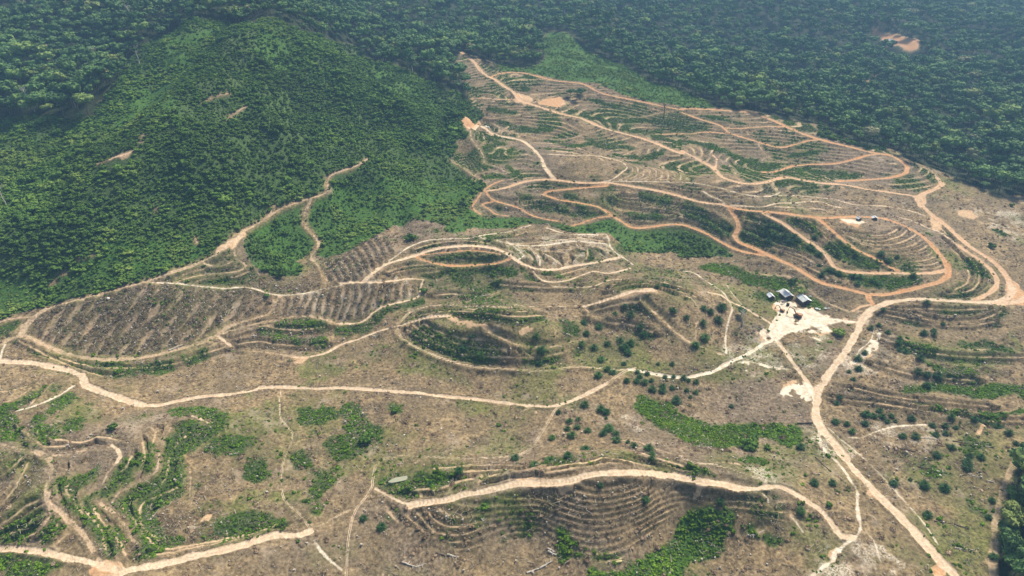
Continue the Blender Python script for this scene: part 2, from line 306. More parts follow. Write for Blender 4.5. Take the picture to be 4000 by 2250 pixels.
CUTS = '''
G 0,60 100,50 200,20
G 0,250 90,230 200,180 280,100
G 250,100 330,60 380,0
G 150,330 260,420 330,470 500,470
G 420,420 600,440 760,400 900,430
G 0,700 80,640 160,560
G 20,900 100,800 160,700 210,600
G 0,1060 100,1000 200,920 300,880 350,850
G 0,1160 130,1110 250,1030 340,950
G 0,1210 150,1180 280,1110 370,1030
G 150,1230 300,1190 400,1120 440,1020
G 380,1230 470,1170 540,1090
G 480,640 430,720 420,800 460,900
G 600,600 540,700 500,800 560,900 620,980
G 880,640 780,700 720,780 640,840 610,900 680,1000 760,1100 800,1250
G 1000,540 960,620 860,700 780,780 720,860
G 1080,440 1090,560 1020,680 900,760 830,840 790,900 870,980
G 1180,340 1160,460 1150,600 1110,680
G 1300,330 1240,420 1210,500 1200,620 1180,680 1080,740 930,800 860,880
G 1440,360 1330,460 1280,560 1260,680 1200,780 1100,860
G 1400,600 1390,740 1300,800 1180,850 1080,900 1050,1000 1080,1080 1200,1180
G 900,900 960,980 1040,1060 1100,1150 1180,1230 1280,1240 1450,1220 1700,1170 1950,1120 2100,1050
G 700,880 720,960 770,1040 840,1120 900,1200 950,1290
G 1150,1290 1400,1250 1650,1200 1900,1150 2080,1110
D 1320,650 1450,600 1600,560 1700,500 1740,440
D 1400,690 1600,650 1780,640 1880,600
D 1180,640 1350,610 1500,560
D 1750,1080 1900,1030 2050,1000
D 1800,1150 1950,1130 2100,1150 2300,1160 2450,1150
D 2000,1010 2200,1040 2450,1020
D 1400,1260 1600,1200 1700,1170
D 450,1250 700,1320 1000,1330 1300,1300 1450,1250
D 100,1100 250,1180 400,1260 600,1340 800,1400
E 350,600 450,570 600,550 740,560
E 420,640 560,620 720,600 760,580
E 620,500 720,480 850,462 980,455 1120,462
E 700,530 850,510 1000,515 1150,505 1260,490
E 560,430 700,390 850,370 1000,372 1150,400 1250,430 1330,470
E 1130,350 1260,340 1400,300
E 1160,360 1350,350 1550,320 1700,330 1850,350
E 1200,380 1400,385 1600,365 1800,350 1990,370
E 1280,390 1420,420 1550,450 1640,440 1750,430
E 1340,420 1450,430 1480,480 1500,520
E 1380,440 1440,500 1430,550
E 1540,470 1600,500 1650,540
E 1560,440 1700,460 1720,500 1700,550
E 1700,400 1850,440 1850,500 1780,540
E 1800,400 1950,420 2050,480
E 1880,390 2000,430 2090,490
E 1250,400 1300,460 1350,500
E 1470,620 1580,640 1700,610 1850,570
E 1480,640 1560,690 1660,690 1740,660
E 470,1000 560,960 680,950
E 500,1040 600,1100 720,1150 860,1200
E 540,1000 620,1060 740,1110 900,1150 1050,1180 1250,1190
E 620,990 720,1050 900,1100 1100,1120 1280,1160
E 600,930 760,900 950,900 1150,920 1300,940 1500,930
E 640,900 850,880 1100,890 1400,900 1600,900
E 900,1220 1100,1240 1350,1250 1600,1230 1750,1180
E 1350,1190 1500,1200 1650,1190 1780,1150
E 1880,900 2050,860 2200,830 2300,850
E 2000,740 2150,700 2300,690 2450,720 2575,760 F 100,790
E 2050,700 2200,670 2400,680 2575,720
E 1880,960 2050,990 2200,1010 2350,1060
E 700,780 850,770 1000,790
E 1200,700 1500,720 1750,730
E 1580,680 1700,690 1850,680 2000,640 2150,630 2350,600 2575,590
H 1500,640 1700,610 1850,590 2000,560 2200,590 2400,640 2575,690
H 1550,670 1750,640 1900,620 2050,600 2250,630
H 1600,540 1750,510 1900,500 2100,480 2250,520 2450,580 2575,620
H 700,640 900,620 1150,610 1350,620
H 550,800 750,780 950,720 1200,680
H 900,660 1200,650 1400,650 1550,600
F 1250,300 1400,330 1550,320 1620,280
F 1220,320 1350,360 1500,370 1650,330 1690,290
F 1260,340 1400,390 1560,400 1700,360 1760,320
F 1290,370 1450,420 1600,430 1740,400 1810,350
F 1330,410 1480,450 1640,460 1790,440 1850,400
F 1400,440 1560,480 1700,490 1850,480 1890,440
F 1500,480 1650,520 1800,520 1910,490
F 1560,520 1700,550 1850,550 1930,530
F 1620,560 1780,580 1900,575 1950,560
F 1960,280 2080,420 2200,500 2290,600 2310,700 2240,770
F 1990,330 2120,460 2210,560 2240,650 2180,740 2000,770
F 1960,360 2080,480 2150,580 2150,680 2050,740
F 1500,870 1650,880 1850,880 2050,890 2300,880
F 1700,900 1900,960 2100,980 2300,950 2400,900
F 1500,920 1700,960 1900,1000 2150,1010 2350,980
F 440,260 560,280 700,360 850,420
F 430,330 560,380 720,430 900,480 1000,540
F 480,400 650,450 850,520 1000,590 1100,650
F 550,180 700,230 820,290
F 880,230 1000,310 1100,400 1150,460
F 950,220 1080,310 1180,400 1280,470
E 1150,40 1300,70 1500,60 1700,100
E 1200,110 1350,100 1500,90
E 1650,120 1850,140 1980,140
E 2050,60 2150,100 2300,110 2450,130 2575,170
E 2100,40 2250,50 2400,90 2575,110
E 2180,210 2350,220 2500,200 2575,180
F 0,130 120,150 250,200 340,260
F 0,190 150,250 280,330
I 1100,100 1500,150 1800,200 2200,270 2575,280
I 1300,30 1600,100 1900,130 2300,170
F 1500,1100 1800,1200 2100,1240 2575,1250
F 1450,1300 1750,1380 2200,1420
'''
CLEAR = '''D -300,1150 0,980 100,935 300,875 500,835 700,790 900,735 1050,680 1250,605 1500,512 1670,430 1780,315 1862,283 1850,330 1820,400 1850,500 1950,600 2100,640 2230,625 2300,560 2240,525 2330,470 2400,375 2420,400 2390,480 2430,500 2500,480
E 0,480 60,450 200,360 300,300 420,260 520,220 600,215 750,240 780,290 850,310 950,290 1100,280 1300,265 1420,245 1560,250 1700,300 1900,320 2010,315 2080,370 2150,440 2300,455 2480,440
F 0,490 150,500 300,490 370,480 340,410 250,360 90,285 0,255 E 2450,260 2350,272 2200,288 2130,235 2040,200 1830,245 1740,268 1640,232 1500,208 1260,190 1050,175 980,120 990,50 1040,0
B 1200,1420 1140,1400 1000,1370 920,1290 830,1220 850,1120 900,1050 965,1040 960,1000 915,940 895,905 1040,903 1080,870 1000,790 965,700 930,620 840,560 855,480 905,392 1000,425 1130,465 1150,510 1250,535 1400,545 1550,575 1700,605 1850,618 1950,630 2050,680 2300,760 2575,818
C 200,812 500,830 620,855 850,905 1020,940 1030,1000 1000,1020 1230,1085 1480,1130 1600,1130 1730,1220 1850,1260 2000,1320 2200,1410 2400,1470 F 2575,20 2900,100 I 3100,600 3100,1700 2900,2600 G -1700,2600 -1700,0'''
SCRUB = '''A -700,950 0,880 200,912 400,870 610,920 700,880 720,800 820,680 900,600 935,480 1050,400 1100,330 1250,270 1350,190 1500,150 1650,150 1780,190 1900,170 2100,130 2250,230 2350,260 2575,320
B 100,340 230,450 400,480 530,540 640,600 720,630 800,700 900,700 960,760 1060,790 1100,1000 1000,1200 1200,1400 E 1200,100 F 0,200 400,400 420,500 E 1500,600 D 2000,1000 0,1200 -700,1400'''
SCRUB2 = '''B 1560,230 1750,280 1900,400 2100,480 2250,560 2350,630 2500,650 2575,680 C 150,760 300,830 B 2500,870 1900,690 1300,610 1150,470 1300,490 1380,520 1450,500 1530,450 1500,350'''
SCRUB3 = '''C 1030,930 1120,1000 1300,1080 1480,1110 1600,1145 1400,1160 1100,1080 980,1040'''
NEARF = '''I 2620,500 2575,545 2520,620 2480,750 2440,850 2410,1000 2400,1200 2385,1300 2380,1448 2370,1700 3600,1800 3300,700 2900,450'''
LOW = '''D -500,700 0,635 100,650 250,690 300,760 300,830 100,900 0,950 -500,1100'''
FARCLR = ['Q 190,140 420,180 680,260 980,330 1350,370 1750,510 2230,590 2230,960 1900,1040 1700,1060 1520,900 1380,800 1200,840 780,760 740,600 620,470 300,330', 'C 1365,660 1360,640 1395,600 1412,605 1390,645', 'C 1447,560 1480,558 1475,570 1455,572']
GREENS = '''
F 120,560 250,540 420,560 500,610 650,620 800,650 850,700 860,750 720,750 600,740 500,690 380,640 250,610
F 950,790 1110,860 1110,885 1010,885 950,860
H 2150,180 2250,100 2350,130 2575,230 I 200,330 400,290 600,290 900,300 950,350 940,450 850,480 760,460 740,420 570,400 570,460 430,470 250,460 100,470 0,430 H 2400,300 2250,220
I 390,540 500,515 660,540 670,575 560,585 430,560
I 1590,60 1750,20 2000,0 2700,0 2700,110 2300,90 2150,130 1900,80 1650,75
F 1780,1230 1900,1310 2200,1330 2300,1370 1950,1380 1820,1300
I 1650,140 1900,170 2200,220 2700,200 2700,250 2100,230 1800,180
H 2575,1000 2500,1080 2400,1200 2250,1300 2150,1380 1950,1400 1900,1460 I -400,1900 0,1700 I 0,1330 150,1270 250,1200 400,1130 500,1170 650,1230 780,1250 790,1200 700,1130 550,1080 400,1100 350,1030 440,960 250,940 100,960
H 1560,1080 1700,1130 1780,1180 1700,1200 1850,1260 2000,1270 1850,1310 1700,1290 1640,1180
H 1180,900 1300,930 1250,980 1060,1000 1060,960
I 0,610 100,620 260,680 240,700 100,680
E 1200,590 1750,620 1700,640 1600,650
'''
GLINES = '''
10 | G 1500,320 1400,380 1280,480 1220,620
9 | G 1220,620 1150,720 1000,830 900,900
9 | G 900,900 950,1000 1050,1060
9 | G 1370,640 1300,740 1180,800
7 | G 1110,880 1110,1000 1150,1100 1200,1200
6 | G 1080,560 980,640 850,720 800,810
5 | G 260,220 290,300 370,370
5 | G 480,110 400,200
4 | G 560,280 530,330
6 | G 620,1000 680,1080 740,1180
5 | G 0,1180 150,1100 280,1040 340,970
5 | G 420,1000 390,1110
6 | G 0,200 120,150 230,90
9 | G 0,290 60,370
6 | G 430,750 550,770 640,700
5 | G 2450,720 2400,800 2400,940
6 | G 1720,1070 1900,1040 2080,1080 1800,1100
4 | G 680,870 690,950
4 | G 520,880 550,950
4 | G 820,1150 840,1280
7 | G 0,1310 150,1340 300,1390
6 | G 1900,600 1950,680
7 | G 1680,450 1820,460
6 | G 1050,1300 1080,1320
5 | G 2270,560 2290,600
6 | G 2350,230 2460,230
5 | G 1360,200 1500,210 1640,250
4 | D 720,1300 900,1290
5 | D 930,1370 1100,1350 1250,1340
4 | D 1430,1270 1540,1240
4 | D 2000,1050 2130,1100
4 | D 2280,980 2420,1000
3 | D 2100,1000 2220,1000
3 | D 2200,1110 2260,1140
3 | D 2350,1130 2430,1135
4 | D 20,1050 120,980
4 | E 250,970 290,890 400,860
4 | E 490,840 600,830
4 | E 90,1030 180,1015 230,950
4 | E 0,1050 50,1050
4 | E 900,585 1050,585
4 | E 1100,580 1190,590
4 | E 1210,600 1300,605
4 | E 1400,640 1480,650
2.5 | E 740,510 900,485 1050,470
2.5 | E 950,520 1250,490
5 | E 590,1060 680,1120 780,1160 880,1185 1000,1210
4 | E 880,1250 1000,1240 1150,1240
4 | E 1050,900 1150,905
3 | E 480,340 560,340
6 | E 1690,990 1750,1060
8 | F 1130,430 1250,480 1350,520 1440,560
6 | F 600,300 750,340 880,380
7 | F 480,330 560,370 640,390
4 | F 1270,640 1370,650
7 | F 1400,680 1500,680
8 | F 1570,690 1690,670
5 | F 920,420 1040,480
4 | F 1100,600 1200,630
6 | F 30,140 120,180 230,260 330,290
4 | F 800,215 950,250 1030,320
3 | F 1640,580 1760,570
3 | F 1480,520 1570,520
6 | C 0,1060 150,1090 300,1130 420,1180 560,1240
6 | C 600,1290 700,1240
5 | C 380,1250 450,1290 560,1310
5 | C 700,1300 900,1280
5 | C 950,1280 1100,1310 1300,1330
3 | C 50,960 180,970
3 | C 150,870 300,900 450,930
4 | C 1000,1150 800,1180
5 | B 1130,820 1300,850
4 | B 1200,920 1350,960 1450,980
5 | B 1300,975 1450,985 1580,970
5 | B 1580,1060 1750,1100 1900,1080
5 | B 1930,1090 2050,1110
6 | B 2080,1170 2300,1190 2400,1160
6 | B 2350,1030 2575,1080
5 | B 1850,880 2050,920
5 | B 2130,920 2300,910 2575,930
4 | B 1880,750 2100,810
5 | B 2200,990 2400,990
3 | B 1000,690 1150,700
3 | B 1200,780 1300,790
3 | B 1240,600 1380,580
4 | B 1370,660 1400,680
3 | B 1130,1190 1230,1190
4 | B 1090,1330 1190,1330
3 | B 1020,1250 1160,1260
4 | B 1270,1270 1340,1330
4 | B 1000,1150 1080,1140
3 | B 880,550 950,560
2.5 | B 1030,1010 1200,1040
6 | E 1700,60 1850,100
6 | E 2300,40 2450,70
6 | E 1500,110 1700,130
5 | E 1750,160 1900,170
5 | E 2200,170 2400,190
4 | F 2380,300 2420,320
5 | F 2150,1150 2400,1180
5 | F 1700,1160 1820,1180
8 | F 2180,560 2260,620
6 | H 650,720 750,740
4 | H 1540,590 1700,570
6 | H 350,780 500,800
5 | G 2540,430 2575,500 H 30,520
7 | H 150,300 200,380 160,420
5 | H 60,180 120,240
4 | H 390,170 420,210
'''
BARE = ['F 690,830 740,790 830,800 870,860 960,870 1050,910 1130,950 1330,985 1200,1000 1080,1000 1120,1040 960,1010 860,1060 760,1100 700,1125 640,1060 680,960 740,920 710,870',
 'F 560,1040 700,990 900,990 1190,1010 1110,1060 930,1060 800,1110 640,1140', 'F 400,1290 520,1270 650,1290 800,1320 830,1350 620,1340 560,1400 460,1390', 'F 1420,1040 1500,1060 1480,1180 1300,1300 1250,1300 1400,1150', 'I 690,90 780,20 880,-10 960,-10 1000,60 985,140 900,120 780,125', 'E 640,935 760,920 820,920 900,950 1030,985 1130,1000 1180,1050 1100,1050 980,1030 880,1010 800,950 700,950',
 'E 1340,1030 1420,1000 1480,1010 1430,1050 1360,1080', 'E 1900,840 2100,775 2200,730 2360,715 2390,760 2250,775 2120,820 1950,850',
 'H 1230,780 1320,720 1450,700 1560,680 1600,740 1800,690 1880,660 1900,690 1750,760 1740,790 1600,780 1400,780', 'H 2140,670 2220,630 2270,660',
 'H 2500,690 2575,700 I 200,760 180,780 100,860 80,840 120,770', 'H 500,920 540,925 520,990 490,985',
 'F 1180,200 1330,215 1400,230 1340,245 1250,235', 'F 1200,210 1350,230 1330,270 1250,250 1180,225', 'B 905,910 1040,910 1050,970 960,985 930,950',
 'B 1330,690 1390,720 1450,760 1400,790 1310,760', 'F 1730,30 1830,0 1850,60 1800,130 1750,60', 'F 1860,180 1960,230 1960,290 1895,290', 'F 2440,650 2520,690 2575,760 2640,800 2600,860 2440,860 2300,845 2440,800',
 'F 2080,140 2180,140 2240,190 2190,210 2080,170', 'G 690,1380 760,1330 900,1400 900,1460 650,1470', 'D 2180,1250 2350,1240 2260,1300 2190,1315', 'G 1500,1010 1560,995 1580,1030 1500,1040',
 'I 1370,830 1410,790 1500,880 1430,870', 'I 1080,1290 1180,1240 1230,1230 1150,1340 1100,1370', 'I 1880,1370 1930,1330 2000,1448 1900,1440', 'A 850,1180 980,1140 1010,1135 960,1190 800,1230', 'F 950,1075 1050,1100 1060,1130 1000,1110',
 'I 2250,320 2290,290 2260,380 2210,370', 'E 700,410 950,400 1100,410 1230,445 1270,480 1150,450 950,430 760,440', 'D 1620,430 1700,380 1860,290 1850,330 1780,400 1700,450 1600,470', 'B 1540,750 1650,730 1700,780 1650,810 1500,790 1480,770']
# brown, sparsely grown flats of pale silver sand: loose patches
SANDY = ['F 380,1160 560,1000 640,980 720,1100 1000,1020 1150,1080 1250,1150 1180,1300 900,1420 600,1340 420,1300', 'I 1000,330 1200,400 1400,550 1600,780 1500,900 1340,760 1250,600 1080,440', 'I 1000,1448 1050,1200 1350,1100 1600,1200 1800,1448', 'F 1400,950 1600,1050 1750,1250 1500,1400 1150,1440 1300,1250',
 'I 550,600 750,600 800,700 700,780 560,720', 'H 2000,250 2400,330 2500,500 2300,430 2000,280', 'I 1350,330 1900,300 1800,500 1400,450', 'D 1700,750 E 550,690 580,800 100,980 D 1900,900', 'E 0,500 200,400 300,520 150,680 0,680', 'F 2000,120 2600,160 2600,400 2200,280', 'E 1100,330 2000,320 2100,490 1600,560 1300,440']
for k in range(10):
    ROADS += 'b 1.9 | B %d,%d %d,%d %d,%d %d,%d\n' % (2120 + 48 * k, 1222 + 9 * k, 2195 + 46 * k, 1262 + 7 * k, 2185 + 47 * k, 1318 + 4 * k, 2105 + 50 * k, 1356)
DARKP = ['H 20,130 240,130 280,420 180,450 80,350', 'H 330,430 420,450 430,540 300,520', 'H 950,380 1150,370 1150,440 980,440', 'G 1150,830 1400,760 1450,1000 1250,1100 1150,1000', 'F 1450,860 2400,880 2500,1000 2000,1050 1500,980', 'F 420,500 1000,640 1250,850 1100,840 700,650',
 'F 1700,750 2300,790 2340,600 2300,560 2280,700', 'I 450,900 800,1000 820,1080 600,1040', 'D 1950,640 2300,640 2280,760 2050,760', 'D 1650,1200 2000,1050 2450,1100 2350,1250', 'E 1000,1160 1700,1190 1500,1300 1150,1290', 'E 1850,870 2100,850 2100,960 1900,950', 'H 500,980 900,1050 900,1110 600,1060', 'H 850,1140 1200,1060 1200,1100 900,1200',
 'G 1850,540 1950,600 1900,680', 'G 1000,700 1150,600 1200,400 1250,450 1200,700 1050,800', 'I 1100,60 1600,100 1900,260 1500,200 1150,150', 'F 1880,1300 2575,1380 2575,1448 1700,1400', 'E 100,1120 400,1050 420,1100 200,1180', 'E 0,540 E 130,560 100,660 0,660', 'F 550,180 1000,330 1150,560 1000,560 450,380', 'D 1200,640 1900,600 1900,700 1250,680', 'H 1560,1180 1750,1300 2000,1310 1750,1400']
DIM = ['A 1900,300 2575,400 B 0,250 500,560 900,800 950,1000 600,1100 0,1000 A 2300,1300 1900,1100', 'D -300,0 300,-100 900,200 500,700 100,620 -300,500', 'A 1300,1000 2300,900 2400,1350 1700,1448 1200,1448', 'D 1900,560 2000,400 2250,560 2200,620']
OLIVE = ['F 350,1000 640,1120 900,1360 1000,1448 0,1448 200,1380 500,1200', 'F 760,1040 1280,1040 1250,1180 950,1380 740,1150', 'F 1650,1080 2100,1150 2575,1100 2575,1450 1700,1400 1600,1200', 'E 1650,640 2575,560 2575,700 1900,800 1650,760', 'F 0,640 400,700 700,860 300,820 0,760',
 'E 1600,950 1900,950 2575,1250 1700,1300 1550,1150', 'G 1600,280 2100,60 2300,380 2000,560 1500,700', 'G 1450,900 2300,800 2300,1150 1500,1300', 'D 2100,1250 2575,1250 E 200,1448 G 2300,0', 'E 0,1150 600,1180 1000,1448 0,1448', 'H 300,580 1250,560 1300,700 700,900 300,800', 'H 900,100 1300,150 1250,250 900,240',
 'G 100,150 700,80 760,250 500,430 0,430', 'I 1350,500 1900,560 2100,700 1500,720', 'I 1500,900 2300,940 2300,1200 1900,1200', 'H 1500,480 2100,520 2575,640 2575,720 1600,640', 'H 700,900 1600,860 1600,1020 900,1150', 'G 0,450 400,600 300,1200 0,1200', 'F 1900,420 2350,560 2380,760 2000,720', 'E 1550,60 2575,60 2575,250 2050,200', 'D 1250,700 1600,720 1400,1000 1100,900']
LUSH = ['D 1850,480 2100,150 2575,-50 E 0,-100 900,-100 1500,300 600,330 100,480 0,480 D 2300,560', 'E 1500,230 2300,250 2575,450 1900,430', 'D -300,600 300,700 250,860 -300,950', 'B 100,450 330,460 560,560 700,700 900,850 600,850 300,650', 'D 400,560 900,330 1500,200 1700,420 1000,650',
 'A 700,1100 1100,700 1300,300 1700,200 1500,500 1300,900', 'A 1850,100 2300,300 2250,560 1900,420']
TERR = [  # weight, interval, polygon
 (1.0, .98, 'B 700,350 2600,700 C 700,850 1500,1120 1950,1330 1900,1448 F 1500,-20 F 300,60 E 2575,0 B 1300,1400 800,1450 700,1200'),
 (.4, 1.0, 'E 1000,-20 F 0,50 330,110 380,380 0,240 E 2200,270 1640,225 1000,160'),
 (.0, .8, 'F 1000,200 1600,210 1900,400 1990,600 1600,600 1290,430'),
 (.0, 1.0, 'F 1950,250 2300,560 2350,700 2250,800 1500,800 1950,700 2020,600 1900,400'),
 (.0, .8, 'E 150,700 230,600 350,530 500,380 900,340 1400,250 2000,320 2130,490 1700,590 1450,600 1300,640 700,640'),
 (1, 1.1, 'H 330,840 1300,760 2575,700 I 1000,900 1100,1100 500,1000 H 2575,900 2100,1350 1700,1320 1500,1120 900,1270 300,1000'),
 (.0, 1.2, 'G -200,-50 300,-50 700,100 800,400 1300,250 1570,270 1400,800 1250,1250 900,1350 0,1230 -200,1230'),
 (.7, 1.1, 'D 1300,600 1650,450 1800,330 1900,560 1950,680 1850,710 1300,690'),
 (.0, .9, 'F 1450,860 2400,860 2500,1050 2000,1000'),
 (.4, 1.4, 'F 350,130 600,160 1130,560 1000,640 420,400'),
 (.0, 1.0, 'E 430,1050 700,880 1400,870 1900,900 1700,1250 900,1280'),
 (.3, 1.1, 'E 700,640 2575,560 2575,740 1800,850 700,840'),
 (.0, .9, 'H 1400,480 2100,440 2575,600 2575,680 1500,690 600,800 700,600'),
]
NOTERR = 'B 1530,1180 1900,1195 2130,1240 2050,1340 1650,1345 1570,1270'
FANS = [(.9, 'B 1530,1030 1700,1080 1720,1150 1540,1150'), (1, 'B 2130,1220 2575,1230 2575,1360 2060,1350')]
WIND = []   # brush windrows on the ploughed slopes
for k in range(-3, 16):
    x = 640 + 98 * k
    WIND.append('D ' + ' '.join('%d,%d' % (x - (y - 760) * .78 + 16 * math.sin(y * .02 + k * 2.1), y) for y in range(700, 1240, 30)))
WM = 'D 260,990 300,930 400,880 1100,700 1850,745 2050,800 2030,880 1700,990 1560,1110 1000,1240 640,1230 330,1120'
WIND2 = []
for k in range(18):
    x = 2130 + 62 * k
    WIND2.append('D ' + ' '.join('%d,%d' % (x - (y - 780) * (.35 - .012 * k) + 9 * math.sin(y * .03 + k), y) for y in range(690, 960, 25)))
WM2 = 'D 2110,800 2300,780 2575,720 E 160,700 580,690 580,780 280,860 170,950 0,980 D 2250,925 2060,900'
for k in range(11):
    x = -330 + 66 * k
    WIND2.append('E ' + ' '.join('%d,%d' % (x + (y - 350) * .62 + 7 * math.sin(y * .03 + k), y) for y in range(340, 680, 25)))
WM3 = 'D 2400,560 E 0,500 280,320 420,300 480,400 380,500 230,600 120,670 D 2480,700'

# ---- march everything once
JOBS = []; _all = []
def job(pts, sub=False):
    p = np.array([q[:2] for q in pts], float)
    if sub:
        out = []
        n = len(p)
        for i in range(n - 1):
            a, b = p[i], p[i + 1]; pm = p[i - 1] if i else 2 * a - b; pn = p[i + 2] if i + 2 < n else 2 * b - a
            m = max(1, int(np.hypot(*(b - a)) / 14))
            for k in range(m):
                t = k / m
                out.append(.5 * ((2 * a) + (b - pm) * t + (2 * pm - 5 * a + 4 * b - pn) * t * t + (3 * a - pm - 3 * b + pn) * t ** 3))
        out.append(p[-1]); p = np.array(out)
    s = sum(len(q) for q in _all); _all.append(p); JOBS.append((s, len(p))); return len(JOBS) - 1
roads = []; WSC = .74
for ln in ROADS.strip().splitlines():
    a, b = ln.split('|'); st, w = a.split(); roads.append((st, float(w) * (.60 if st in 'ok' else .50 if float(w) > 4.5 else .44 if float(w) > 2.2 else .58), job(parse(b), True)))
j_clear = job(parse(CLEAR)); j_scrub = job(parse(SCRUB)); j_scrub2 = job(parse(SCRUB2)); j_scrub3 = job(parse(SCRUB3)); j_near = job(parse(NEARF)); j_low = job(parse(LOW))
j_far = [job(parse(s)) for s in FARCLR]
j_green = [job(parse(s)) for s in GREENS.strip().splitlines()]
gl = []
for ln in GLINES.strip().splitlines():
    a, b = ln.split('|'); gl.append((float(a), job(parse(b), True)))
j_bare = [job(parse(s)) for s in BARE]; j_sandy = [job(parse(s)) for s in SANDY]
j_terr = [(a, b, job(parse(s))) for a, b, s in TERR]; j_noterr = job(parse(NOTERR)); j_cut = [job(parse(s), True) for s in CUTS.strip().splitlines()]; j_dark = [job(parse(s)) for s in DARKP]; j_dim = [job(parse(s)) for s in DIM]; j_lush = [job(parse(s)) for s in LUSH]; j_olive = [job(parse(s)) for s in OLIVE]
j_wind = [job(parse(s), True) for s in WIND]; j_wm = job(parse(WM)); j_wind2 = [job(parse(s), True) for s in WIND2]; j_wm2 = job(parse(WM2)); j_wm3 = job(parse(WM3))
_W3, _ = march(np.vstack(_all))
def world(j): s, n = JOBS[j]; return _W3[s:s + n]

# ------------------------------------------------------------------ the land, one sheet; rows and columns are spaced finer where the flights of terraces are
NC = 1500
ys = [84.0]
while ys[-1] < 620: ys.append(ys[-1] + .30 + max(0, ys[-1] - 130) * .0021)
while ys[-1] < 2250: ys.append(ys[-1] + 1.35 + (ys[-1] - 620) * .012)
ROWY = np.array(ys); NR = len(ROWY)
COLA = np.linspace(-.84, .84, NC); Y0 = 104.0
GXv = (COLA[None, :] * (ROWY[:, None] + Y0)); GYv = np.repeat(ROWY[:, None], NC, 1)
print('grid', NR, NC)
X = GXv.ravel(); Y = GYv.ravel()
H = h0(X, Y).reshape(NR, NC).astype(np.float64)
def n2(s, o=3, seed=0): return fbm(X, Y, s, o, seed).reshape(NR, NC)
nA = n2(9, 3, 1); nB = n2(2.6, 3, 2); nC = n2(40, 3, 3); nD = n2(16, 3, 4); nE = n2(1.0, 2, 5); nF = n2(5, 2, 6)
WXj = GXv + nA * 6 + nB * 3.0; WYj = GYv + nC[::1] * 0 + nD * 6 + nE * 1.5
def inpoly(P, xx, yy):
    P = np.asarray(P)[:, :2]; inside = np.zeros(xx.shape, bool)
    box = (xx >= P[:, 0].min()) & (xx <= P[:, 0].max()) & (yy >= P[:, 1].min()) & (yy <= P[:, 1].max())
    x = xx[box]; y = yy[box]; r = np.zeros(x.shape, bool); n = len(P)
    for i in range(n):
        x1, y1 = P[i]; x2, y2 = P[(i + 1) % n]
        if y1 == y2: continue
        c = ((y1 > y) != (y2 > y))
        r ^= c & (x < (x2 - x1) * (y - y1) / (y2 - y1) + x1)
    inside[box] = r; return inside
def blur(m, k=2):
    m = m.astype(np.float32)
    for _ in range(k):
        m = (m + np.roll(m, 1, 0) + np.roll(m, -1, 0)) / 3; m = (m + np.roll(m, 1, 1) + np.roll(m, -1, 1)) / 3
    return m
def each_seg(P, rad):
    """windows of the grid round each piece of a path: (slices, distance, side, station)"""
    st = 0.0
    for i in range(len(P) - 1):
        a, b = P[i], P[i + 1]; L = math.hypot(b[0] - a[0], b[1] - a[1])
        if L < .02: continue
        if L > 32: st += L; continue
        y0, y1 = min(a[1], b[1]) - rad, max(a[1], b[1]) + rad
        r0, r1 = np.searchsorted(ROWY, y0), np.searchsorted(ROWY, y1)
        if r1 <= r0: st += L; continue
        x0, x1 = min(a[0], b[0]) - rad, max(a[0], b[0]) + rad
        ya, yb = ROWY[r0] + Y0, ROWY[min(r1, NR - 1)] + Y0
        a0 = min(x0 / ya, x0 / yb); a1 = max(x1 / ya, x1 / yb)
        c0, c1 = np.searchsorted(COLA, a0), np.searchsorted(COLA, a1)
        if c1 <= c0: st += L; continue
        sl = (slice(r0, r1), slice(c0, c1))
        dx, dy = (b[0] - a[0]) / L, (b[1] - a[1]) / L
        qx = GXv[sl] - a[0]; qy = GYv[sl] - a[1]
        t = np.clip((qx * dx + qy * dy) / L, 0, 1)
        ex = qx - t * L * dx; ey = qy - t * L * dy
        yield sl, np.sqrt(ex * ex + ey * ey), ex * -dy + ey * dx, st + t * L, a[2] + (b[2] - a[2]) * t
        st += L
clear = inpoly(world(j_clear), WXj, WYj)
near = inpoly(world(j_near), GXv + nA * 4, GYv + nA * 3)
scrub = (inpoly(world(j_scrub), WXj, WYj) | inpoly(world(j_scrub2), WXj, WYj) | inpoly(world(j_scrub3), WXj, WYj)) & ~clear
low = inpoly(world(j_low), WXj, WYj) & ~clear
clear &= ~near
farc = np.zeros_like(clear)
for j in j_far: farc |= inpoly(world(j), GXv + nB * 5, GYv + nA * 5)
forest = ~clear & ~scrub & ~farc
scrub &= ~farc
notree = farc.copy()
for j in j_far:
    for dd in (8, 16, 24, 32): notree |= inpoly(world(j) * np.array([1 - dd / 900, 1, 1]) - np.array([0, dd, 0]), GXv, GYv)
# terraces
tw = np.zeros((NR, NC), np.float32); ti = np.full((NR, NC), 1.3, np.float32)
for w, iv, j in j_terr:
    m = inpoly(world(j), GXv, GYv); tw[m] = w; ti[m] = iv
tw[inpoly(world(j_noterr), GXv, GYv)] = 0.0
tw = blur(tw, 3) * blur(clear, 1)
Hs = H + nC * .22 + nD * .12
gr = np.zeros_like(H)
dHy = np.gradient(H, axis=0) / np.gradient(ROWY)[:, None]; dHx = np.gradient(H, axis=1) / (np.gradient(COLA)[None] * (ROWY[:, None] + Y0))
slope = np.hypot(dHx, dHy)
